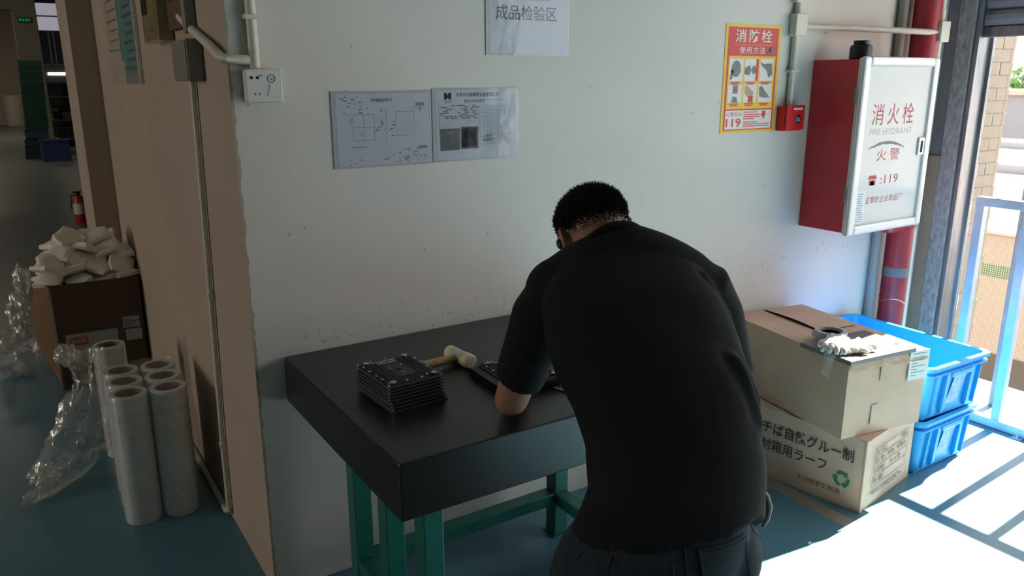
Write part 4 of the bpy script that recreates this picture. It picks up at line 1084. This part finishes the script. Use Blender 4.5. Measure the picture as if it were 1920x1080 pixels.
def limb(pts, rad, n=16, flat=1.0, ref=NV(0, 0, 1), sub=6):
    P = [np.array(p, float) for p in pts]; Q = []; Rr = []
    for i in range(len(P) - 1):
        p0 = P[max(i - 1, 0)]; p1 = P[i]; p2 = P[i + 1]; p3 = P[min(i + 2, len(P) - 1)]
        for s in range(sub):
            q = s / sub
            Q.append(.5 * ((2 * p1) + (-p0 + p2) * q + (2 * p0 - 5 * p1 + 4 * p2 - p3) * q * q + (-p0 + 3 * p1 - 3 * p2 + p3) * q ** 3)); Rr.append(rad[i] * (1 - q) + rad[i + 1] * q)
    Q.append(P[-1]); Rr.append(rad[-1])
    t0 = nrm(Q[1] - Q[0]); t1 = nrm(Q[-1] - Q[-2]); r0 = Rr[0]; r1 = Rr[-1]
    Q = [Q[0] - t0 * r0 * .95, Q[0] - t0 * r0 * .7, Q[0] - t0 * r0 * .35] + Q + [Q[-1] + t1 * r1 * .35, Q[-1] + t1 * r1 * .7, Q[-1] + t1 * r1 * .95]
    Rr = [r0 * .3, r0 * .71, r0 * .94] + Rr + [r1 * .94, r1 * .71, r1 * .3]
    rings = []
    for i, q in enumerate(Q):
        tg = nrm(Q[min(i + 1, len(Q) - 1)] - Q[max(i - 1, 0)])
        rf = ref if abs(tg.dot(ref)) < .95 else NV(1, 0, 0)
        r = nrm(np.cross(tg, rf)); f = np.cross(tg, r)
        rings.append((q, r, f, Rr[i], Rr[i], Rr[i] * flat, Rr[i] * flat))
    return loft(rings, n, 2.0)
def ball(c, r, ax=None):
    rings = []; c = np.array(c, float); r = np.array(r if hasattr(r, '__len__') else (r, r, r), float)
    A = ax if ax is not None else (NV(1, 0, 0), NV(0, 1, 0), NV(0, 0, 1))
    for k in range(1, 12):
        a = np.pi * k / 12 - np.pi / 2
        rings.append((c + A[2] * r[2] * np.sin(a), A[0], A[1], r[0] * np.cos(a), r[0] * np.cos(a), r[1] * np.cos(a), r[1] * np.cos(a)))
    return loft(rings, 20, 2.0)
def fuse(name, parts, voxel, smooth, m, parent, factor=.5):
    vs = []; fs = []
    for (v, f) in parts:
        n = len(vs); vs += [tuple(map(float, q)) for q in v]; fs += [tuple(i + n for i in q) for q in f]
    me = bpy.data.meshes.new(name); me.from_pydata(vs, [], fs)
    bm = bmesh.new(); bm.from_mesh(me); bmesh.ops.recalc_face_normals(bm, faces=bm.faces); bm.to_mesh(me); bm.free()
    o = bpy.data.objects.new(name, me); col.objects.link(o)
    rm = o.modifiers.new('r', 'REMESH'); rm.mode = 'VOXEL'; rm.voxel_size = voxel
    if smooth:
        sm = o.modifiers.new('s', 'SMOOTH'); sm.factor = factor; sm.iterations = smooth
    dg = bpy.context.evaluated_depsgraph_get(); out = bpy.data.meshes.new_from_object(o.evaluated_get(dg)); out.name = name
    bpy.data.objects.remove(o); bpy.data.meshes.remove(me)
    out.materials.clear()
    return link(name, out, m, parent, True)

_A = math.radians(21.0)
FW = NV(math.sin(_A), math.cos(_A), 0); RTV = NV(math.cos(_A), -math.sin(_A), 0); UPV = NV(0, 0, 1)
# middle of the back (world), half widths left / right, depth to the back and to the front
TORSO = [((.860, .790, .790), .176, .142, .130, .10), ((.894, .823, .851), .184, .165, .130, .11), ((.940, .867, .907), .166, .166, .125, .12),
         ((.974, .914, .971), .172, .170, .12, .12), ((.996, .971, 1.039), .186, .176, .12, .11), ((1.013, 1.040, 1.099), .200, .185, .115, .105),
         ((1.031, 1.113, 1.153), .200, .192, .105, .10), ((1.050, 1.180, 1.191), .185, .185, .085, .09), ((1.062, 1.237, 1.222), .130, .130, .070, .075), ((1.074, 1.285, 1.238), .070, .075, .055, .06)]
def torso(grow=0.0, i0=0, i1=None):
    T = TORSO; S = [np.array(q[0]) for q in T]; rings = []
    for i, q in enumerate(T):
        u = nrm(S[min(i + 1, len(S) - 1)] - S[max(i - 1, 0)]); u = nrm(u - RTV * u.dot(RTV) * .6)
        r = nrm(RTV - u * RTV.dot(u)); f = np.cross(u, r); al, ar, bb, bf = q[1:5]
        rings.append((S[i] + f * bb, r, f, al + grow, ar + grow, bb + grow, bf + grow))
    return rings[i0:i1]
man = thing('person', 'person in a black T-shirt and dark jeans bending over the granite table', 'person', (0, 0, 0))

LSH, LEL = NV(.950, 1.325, 1.120), NV(.938, 1.470, .815)
RSH, REL = NV(1.262, 1.185, 1.105), NV(1.345, 1.150, .838)
LWR, RWR = NV(1.085, 1.655, .838), NV(1.265, 1.400, .808)
# head frame
HA = math.radians(12); HT = math.radians(38)
HF0 = NV(math.sin(HA), math.cos(HA), 0); HR = NV(math.cos(HA), -math.sin(HA), 0)
HU = HF0 * math.sin(HT) + UPV * math.cos(HT); HFW = HF0 * math.cos(HT) - UPV * math.sin(HT)
HTL = math.radians(-4); HU, HR = HU * math.cos(HTL) + HR * math.sin(HTL), HR * math.cos(HTL) - HU * math.sin(HTL)
HC = NV(1.099, 1.371, 1.206)
def hp(x, y, z): return HC + HR * x + HFW * y + HU * z
HEAD = [(-.124, .022, .088, -.050), (-.108, .040, .094, -.010), (-.085, .054, .095, .040), (-.055, .064, .093, .066), (-.025, .071, .092, .080), (.005, .0755, .094, .091), (.035, .0765, .093, .096), (.062, .071, .083, .088), (.083, .057, .062, .070), (.096, .036, .036, .042), (.101, .014, .014, .016)]
def head_rings(grow=0.0, zmin=-9):
    R_ = []
    for (z, w_, yf, yb) in HEAD:
        if z < zmin: continue
        c = (yf - yb) / 2; d = (yf + yb) / 2
        if yb < 0: c = (yf + (-yb)) / 2; d = (yf - (-yb)) / 2
        s_ = 1 + grow / max(w_, .03); zz = z * (1 + grow / .1) if z > 0 else z
        R_.append((hp(0, c, zz), HR, HFW, w_ * s_, w_ * s_, d + grow, d + grow))
    return R_

def hand(wr, fw, up, side):
    """palm and five fingers; fw = finger direction, up = back of the hand, side = +1 thumb on the right of fw"""
    fw = nrm(fw); up = nrm(up - fw * up.dot(fw)); rt = np.cross(fw, up) * side
    parts = []
    def pt(a, b, c): return wr + fw * a + rt * b + up * c
    rings = []
    for (a, w_, h_) in ((-.012, .024, .018), (.012, .028, .017), (.040, .037, .015), (.068, .041, .014), (.088, .040, .012)):
        rings.append((pt(a, -.002, 0), rt, up, w_, w_, h_, h_))
    parts.append(loft(rings, 20, 2.4))
    for (b, l, s_) in ((-.030, .058, .92), (-.011, .070, 1.0), (.009, .074, 1.02), (.029, .066, .98)):
        parts.append(limb([pt(.070, b, 0), pt(.088, b * 1.04, .004), pt(.088 + l * .45, b * 1.08, .002), pt(.088 + l * .75, b * 1.08, -.016), pt(.088 + l * .86, b * 1.06, -.032)], [.0098 * s_, .0095 * s_, .0088 * s_, .0080 * s_, .0066 * s_], 12, sub=4))
    parts.append(limb([pt(.012, .022, -.004), pt(.036, .044, -.008), pt(.062, .054, -.014), pt(.084, .050, -.020)], [.0135, .0120, .0105, .0078], 12, sub=4))
    return parts

body = [loft(torso(-.032))]
body.append(loft([(hp(0, -.030, -.045), HR, HFW, .052, .052, .050, .050), (hp(0, -.040, -.075), HR, HFW, .055, .055, .055, .052), (NV(1.082, 1.305, 1.190), RTV, FW, .062, .062, .055, .055), (NV(1.075, 1.270, 1.150), RTV, FW, .08, .08, .06, .06)]))
body.append(loft(head_rings(), 36, 2.15))
# nose, brow, lips
body.append(limb([hp(0, .088, .012), hp(0, .100, -.016), hp(0, .111, -.036)], [.007, .009, .0115], 12, sub=4)); body.append(ball(hp(-.011, .100, -.040), .0085)); body.append(ball(hp(.011, .100, -.040), .0085))
body.append(limb([hp(-.024, .089, -.066), hp(0, .100, -.064), hp(.024, .089, -.066)], [.004, .0065, .004], 10, sub=4)); body.append(limb([hp(-.022, .088, -.074), hp(0, .098, -.077), hp(.022, .088, -.074)], [.004, .0070, .004], 10, sub=4))
body.append(limb([hp(-.052, .074, .020), hp(-.030, .089, .026), hp(-.010, .092, .020)], [.006, .008, .006], 10, sub=4)); body.append(limb([hp(.052, .074, .020), hp(.030, .089, .026), hp(.010, .092, .020)], [.006, .008, .006], 10, sub=4))
# ears: rim, lobe and bowl
for sd in (-1, 1):
    def ep(y, z, o): return hp(sd * (.0745 + o), y, z)
    body.append(limb([ep(.008, -.026, .000), ep(-.006, -.030, .009), ep(-.018, -.012, .015), ep(-.020, .010, .016), ep(-.008, .027, .012), ep(.010, .022, .004)], [.0060, .0068, .0056, .0052, .0050, .0045], 10, sub=4))
    body.append(ball(ep(-.004, -.003, .002), (.009, .014, .024), (HR, HFW, HU)))
# arms and hands
body.append(limb([LSH, LSH * .45 + LEL * .55 + NV(-.006, -.004, 0), LEL], [.050, .046, .040], 20)); body.append(limb([LEL, LEL * .62 + LWR * .38, LWR], [.0405, .0395, .026], 20, flat=.95))
body.append(limb([RSH, RSH * .45 + REL * .55, REL], [.050, .046, .038], 20)); body.append(limb([REL, REL * .62 + RWR * .38, RWR], [.040, .038, .026], 20, flat=.95))
body += hand(LWR, NV(.55, .55, -.12), NV(-.1, .1, 1), 1)
body += hand(RWR, NV(-.35, .72, .02), NV(-.1, 0, 1), -1)
# pelvis and legs
LHIP, RHIP = NV(.825, .965, .80), NV(.990, .900, .80)
LKN, RKN = NV(.835, 1.035, .46), NV(1.035, .955, .46)
LAN, RAN = NV(.80, .985, .085), NV(1.06, .890, .085)
body.append(limb([LHIP + NV(.02, 0, -.10), LKN, LAN], [.068, .056, .040], 20)); body.append(limb([RHIP + NV(-.02, 0, -.10), RKN, RAN], [.068, .056, .040], 20))
body.append(limb([LAN, LAN + FW * .12 - UPV * .045], [.04, .028], 14)); body.append(limb([RAN, RAN + FW * .12 - UPV * .045], [.04, .028], 14))
bo = fuse('body', body, .0042, 4, G['skin'], man, .5)
for sd in (-1, 1):
    v, f = ball(hp(sd * .031, .083, .004), .0115); me = bpy.data.meshes.new('eye'); me.from_pydata([tuple(q) for q in v], [], f); link('eye', me, G['eye_white'], man, True)
    v, f = ball(hp(sd * .031, .0925, .003), .0045); me = bpy.data.meshes.new('iris'); me.from_pydata([tuple(q) for q in v], [], f); link('iris', me, G['hair_black'], man, True)

# T-shirt
TR = torso(0)
shirt = [loft(TR[1:])]
_h = (NV(.866, .794, .806) + FW * .130 + NV(0, .012, -.020), nrm(RTV + NV(0, 0, .10)), nrm(FW - NV(0, 0, .12)), .170, .160, .136, .125)
shirt.append(loft([_h, TR[1], TR[2]]))
hem_l = nrm(LEL - LSH); hem_r = nrm(REL - RSH)
LHE = LSH + (LEL - LSH) * .80; RHE = RSH + (REL - RSH) * .78
def sleeve(pts, rad, n=28):
    P = [np.array(p) for p in pts]; rings = []
    for i, q in enumerate(P):
        tg = nrm(P[min(i + 1, len(P) - 1)] - P[max(i - 1, 0)]); r = nrm(np.cross(tg, NV(0, 1, 0))); f = np.cross(tg, r)
        rings.append((q, r, f, rad[i], rad[i], rad[i] * 1.04, rad[i] * 1.04))
    return loft(rings, n, 2.0)
shirt.append(sleeve([LSH + NV(.06, -.05, .02), LSH + NV(.02, -.01, .005), LSH * .7 + LHE * .3, LSH * .3 + LHE * .7, LHE], [.050, .067, .067, .060, .056]))
shirt.append(sleeve([RSH + NV(-.06, .01, .02), RSH + NV(-.01, 0, .0), RSH * .7 + RHE * .3, RSH * .3 + RHE * .7, RHE], [.052, .066, .064, .060, .058]))
shirt.append(ball(LSH + NV(.004, -.004, -.004), .066)); shirt.append(ball(RSH + NV(-.012, .002, -.004), .066))
shirt.append(limb([NV(1.055, 1.268, 1.192), NV(1.00, 1.290, 1.165), LSH + NV(.012, -.008, .008)], [.054, .056, .058], 18))
shirt.append(limb([NV(1.085, 1.262, 1.200), NV(1.16, 1.228, 1.172), NV(1.215, 1.205, 1.135), RSH + NV(-.02, .0, .0)], [.056, .058, .062, .062], 18))
so = fuse('t_shirt', shirt, .0055, 10, G['shirt_black'], man, .5)
# folds pressed into the cloth: ridges along lines that run over the back
CAMP = np.array((0, 0, CAM_H))
FOLDS = [([(1.115, .955, 1.035), (1.125, .915, .985), (1.125, .885, .935), (1.150, .850, .905)], .0075, .014), ([(1.150, 1.00, 1.01), (1.155, .95, .965), (1.160, .900, .925), (1.165, .865, .905)], .0075, .013),
         ([(1.165, 1.03, .99), (1.168, .97, .95), (1.165, .91, .90)], .006, .012), ([(1.10, .87, .93), (1.14, .85, .895), (1.16, .86, .88)], .003, .014),
         ([(1.195, 1.13, 1.15), (1.205, 1.07, 1.08), (1.195, 1.03, 1.02)], .006, .009),          ([(.93, 1.25, 1.06), (.95, 1.23, 1.02), (.97, 1.19, 1.0)], .005, .010), ([(.90, 1.36, .95), (.95, 1.37, .93), (.985, 1.40, .92)], .004, .009)]
me = so.data; n = len(me.vertices); co = np.empty(n * 3); me.vertices.foreach_get('co', co); co = co.reshape(-1, 3); no = np.empty(n * 3); me.vertices.foreach_get('normal', no); no = no.reshape(-1, 3)
dsp = np.zeros(n)
for (pl, amp, wd) in FOLDS:
    best = np.full(n, 9.0)
    for a, b in zip(pl[:-1], pl[1:]):
        a = np.array(a); b = np.array(b); ab = b - a; q = np.clip(((co - a) @ ab) / ab.dot(ab), 0, 1); best = np.minimum(best, np.linalg.norm(co - (a + q[:, None] * ab), axis=1))
    dsp += amp * np.exp(-(best / wd) ** 2) - amp * .45 * np.exp(-((best - 2.2 * wd) / wd) ** 2)
lo = np.array([mnoise.noise(Vector(c * 9)) for c in co]); dsp += .0035 * lo
co += no * dsp[:, None]
me.vertices.foreach_set('co', co.reshape(-1)); me.update()
# hem and collar bands
def band(name, ring_pts, r, m, par): return autosmooth(MB().tube(ring_pts + ring_pts[:2], r, 8, False).build(name, G[m], par), 60)

# ribbed collar
_cn = nrm(HC - NV(1.075, 1.270, 1.150)); _cx = nrm(RTV - _cn * RTV.dot(_cn)); _cy = np.cross(_cn, _cx); _cc = NV(1.079, 1.296, 1.207) - _cn * .017
MB().tube([tuple(_cc + _cx * .072 * math.cos(k * math.pi / 18) + _cy * .066 * math.sin(k * math.pi / 18)) for k in range(37)], .0065, 8, False).build('collar', G['shirt_black'], man, True)
# jeans
J = [((.846, .806, .690), .160, .146, .130, .095), ((.852, .798, .755), .170, .150, .134, .10), ((.876, .816, .820), .166, .146, .122, .10), ((.915, .855, .880), .140, .130, .105, .09)]
keep = TORSO; TORSO = J; jr = torso(0); TORSO = keep
jeans = [loft(jr)]
jeans.append(limb([LHIP + NV(.006, -.012, -.09), NV(.815, .975, .66), LKN, NV(.805, 1.0, .22), LAN + NV(0, 0, .015)], [.104, .097, .078, .074, .068], 22)); jeans.append(limb([RHIP + NV(-.004, -.012, -.09), NV(.995, .905, .66), RKN, NV(1.05, .915, .22), RAN + NV(0, 0, .015)], [.104, .097, .078, .074, .068], 22))
jo = fuse('jeans', jeans, .006, 6, G['denim'], man, .5)
dg = bpy.context.evaluated_depsgraph_get()
bv = BVHTree.FromPolygons([v.co.copy() for v in jo.data.vertices], [tuple(p.vertices) for p in jo.data.polygons])
def on_jeans(a, h, off=.003):
    """point on the seat of the jeans: a = angle round the hips from the back middle (+ to the man's right), h = height"""
    c = Vector((.900, .925, h)); d = Vector(tuple(-FW * math.cos(a) + RTV * math.sin(a)))
    hit = bv.ray_cast(c + d * .6, -d)
    if hit[0] is None: return c + d * .16
    return hit[0] + d * off
def patch(name, a0, a1, h0, h1, m, par, tip=0):
    return MB().grid(lambda u, v: on_jeans(a0 + (a1 - a0) * (u + (v - .5) * 0), h0 - tip * (1 - abs(2 * u - 1)) * (1 - v) + (h1 - h0) * v), 10, 10).build(name, G[m], par, True)
for (a0, a1) in ((-.92, -.16), (.18, .94)):
    pk = patch('back_pocket', a0, a1, .680, .797, 'denim', man, .018)
    st_ = []
    for (aa, hh) in [(a0 + .02, .796), (a0 + .02, .683), ((a0 + a1) / 2, .665), (a1 - .02, .683), (a1 - .02, .796)]: st_.append((aa, hh))
    pts = []
    for (p, q) in zip(st_[:-1], st_[1:]):
        for k in range(8): pts.append(on_jeans(p[0] + (q[0] - p[0]) * k / 8, p[1] + (q[1] - p[1]) * k / 8, .0045))
    MB().tube(pts, .0009, 5).build('stitching', G['denim_stitch'], pk)
    MB().tube([on_jeans(a0 + (a1 - a0) * k / 10, .790, .0045) for k in range(11)], .0009, 5).build('stitching', G['denim_stitch'], pk)
MB().tube([on_jeans(0, .855 - .02 * k, .0008) for k in range(11)], .0012, 6).build('seat_seam', G['denim_stitch'], man)
for sg in (-1, 1): MB().tube([on_jeans(sg * (1.05 + .05 * k), .840 - .016 * k, .0025) for k in range(7)], .0009, 6).build('side_pocket_seam', G['denim_stitch'], man)
# strap end showing at the right hip
MB().tube([(1.062, .838, .838), (1.076, .832, .822), (1.082, .828, .800), (1.076, .826, .778), (1.066, .826, .764)], [.004, .005, .0055, .005, .003], 8).build('strap_end', G['strap_grey'], man)
# shoes
for an in (LAN, RAN):
    v, f = loft([(an + FW * .06 - UPV * z, RTV, FW, w_, w_, l0, l1) for (z, w_, l0, l1) in ((.085, .046, .105, .145), (.072, .050, .112, .155), (.045, .048, .108, .150), (.020, .042, .095, .11), (-.012, .040, .085, .02))], 28, 2.6)
    me = bpy.data.meshes.new('shoe'); me.from_pydata([tuple(q) for q in v], [], f); link('shoe', me, G['shoe_dark'], man, True)
# hair: a cropped cap with upright bristles, fading towards the nape
bvh = BVHTree.FromPolygons([v.co.copy() for v in bo.data.vertices], [tuple(p.vertices) for p in bo.data.polygons])
rh = random.Random(4); hairmb = MB()
def hair_at(d):
    o_ = Vector(tuple(hp(0, .0, .01))); dv = Vector(tuple(HR * d[0] + HFW * d[1] + HU * d[2])).normalized()
    hit = bvh.ray_cast(o_ + dv * .3, -dv)
    return hit[0], dv
cnt = 0
while cnt < 9000:
    d = np.array((rh.gauss(0, 1), rh.gauss(0, 1), rh.gauss(0, 1))); d /= np.linalg.norm(d)
    front = d[1] > .15
    lim = .55 if front else -.38 - .25 * d[1] * 0
    if front and d[2] < .30 + .9 * max(0, d[1] - .2): continue
    if not front and d[2] < lim: continue
    if abs(d[0]) > .80 and d[2] < .10 and d[1] > -.35: continue
    k = min(1, max(0, (d[2] + .38) / .55))
    if rh.random() > .18 + .82 * k: continue
    p, dv = hair_at(d)
    if p is None: continue
    L_ = .0018 + .0125 * k ** 1.8 * (1.0 + .45 * max(0, d[2] - .1 - .5 * abs(d[1] + .2)))
    L_ *= 1 - .55 * d[0] * d[0]
    dirv = (dv + Vector(tuple(HU)) * .35 + Vector((rh.gauss(0, .22), rh.gauss(0, .22), rh.gauss(0, .22)))).normalized()
    a = dirv.orthogonal().normalized(); b_ = dirv.cross(a); w_ = .0009 + .0007 * k
    tip = p + dirv * L_ * rh.uniform(.55, 1.3)
    base = p - dirv * .001
    hairmb._add([base + a * w_, base - a * w_ * .5 + b_ * w_ * .87, base - a * w_ * .5 - b_ * w_ * .87, tip], [(0, 1, 3), (1, 2, 3), (2, 0, 3)])
    cnt += 1
hs = hairmb.build('hair_bristles', G['hair_black'], man); hs['kind'] = 'stuff'
cap = MB()
def capfn(u, v):
    a = u * 2 * math.pi; low = math.radians(-8 if math.cos(a) < .1 else 30)     # cos>0 = towards the face
    p = low + (math.pi / 2 - low) * v
    d = (math.sin(a) * math.cos(p), math.cos(a) * math.cos(p), math.sin(p))
    q, dv = hair_at(d); t_ = min(1, v * 3.0)
    return q + dv * (-.001 + .0022 * t_)
cap.grid(capfn, 72, 18).build('hair', G['hair_black'], man, True)
# earphone in the left ear and a loop behind the right ear
v, f = ball(hp(-.0865, .008, -.002), (.007, .0095, .0125), (HR, HFW, HU)); me = bpy.data.meshes.new('earphone'); me.from_pydata([tuple(q) for q in v], [], f); link('earphone', me, G['rubber_black'], man, True)
MB().tube([tuple(hp(.0800, .05, .012)), tuple(hp(.0815, .01, .030)), tuple(hp(.0830, -.018, .018)), tuple(hp(.0800, -.022, -.010))], .003, 8).build('ear_loop', G['rubber_black'], man, True)
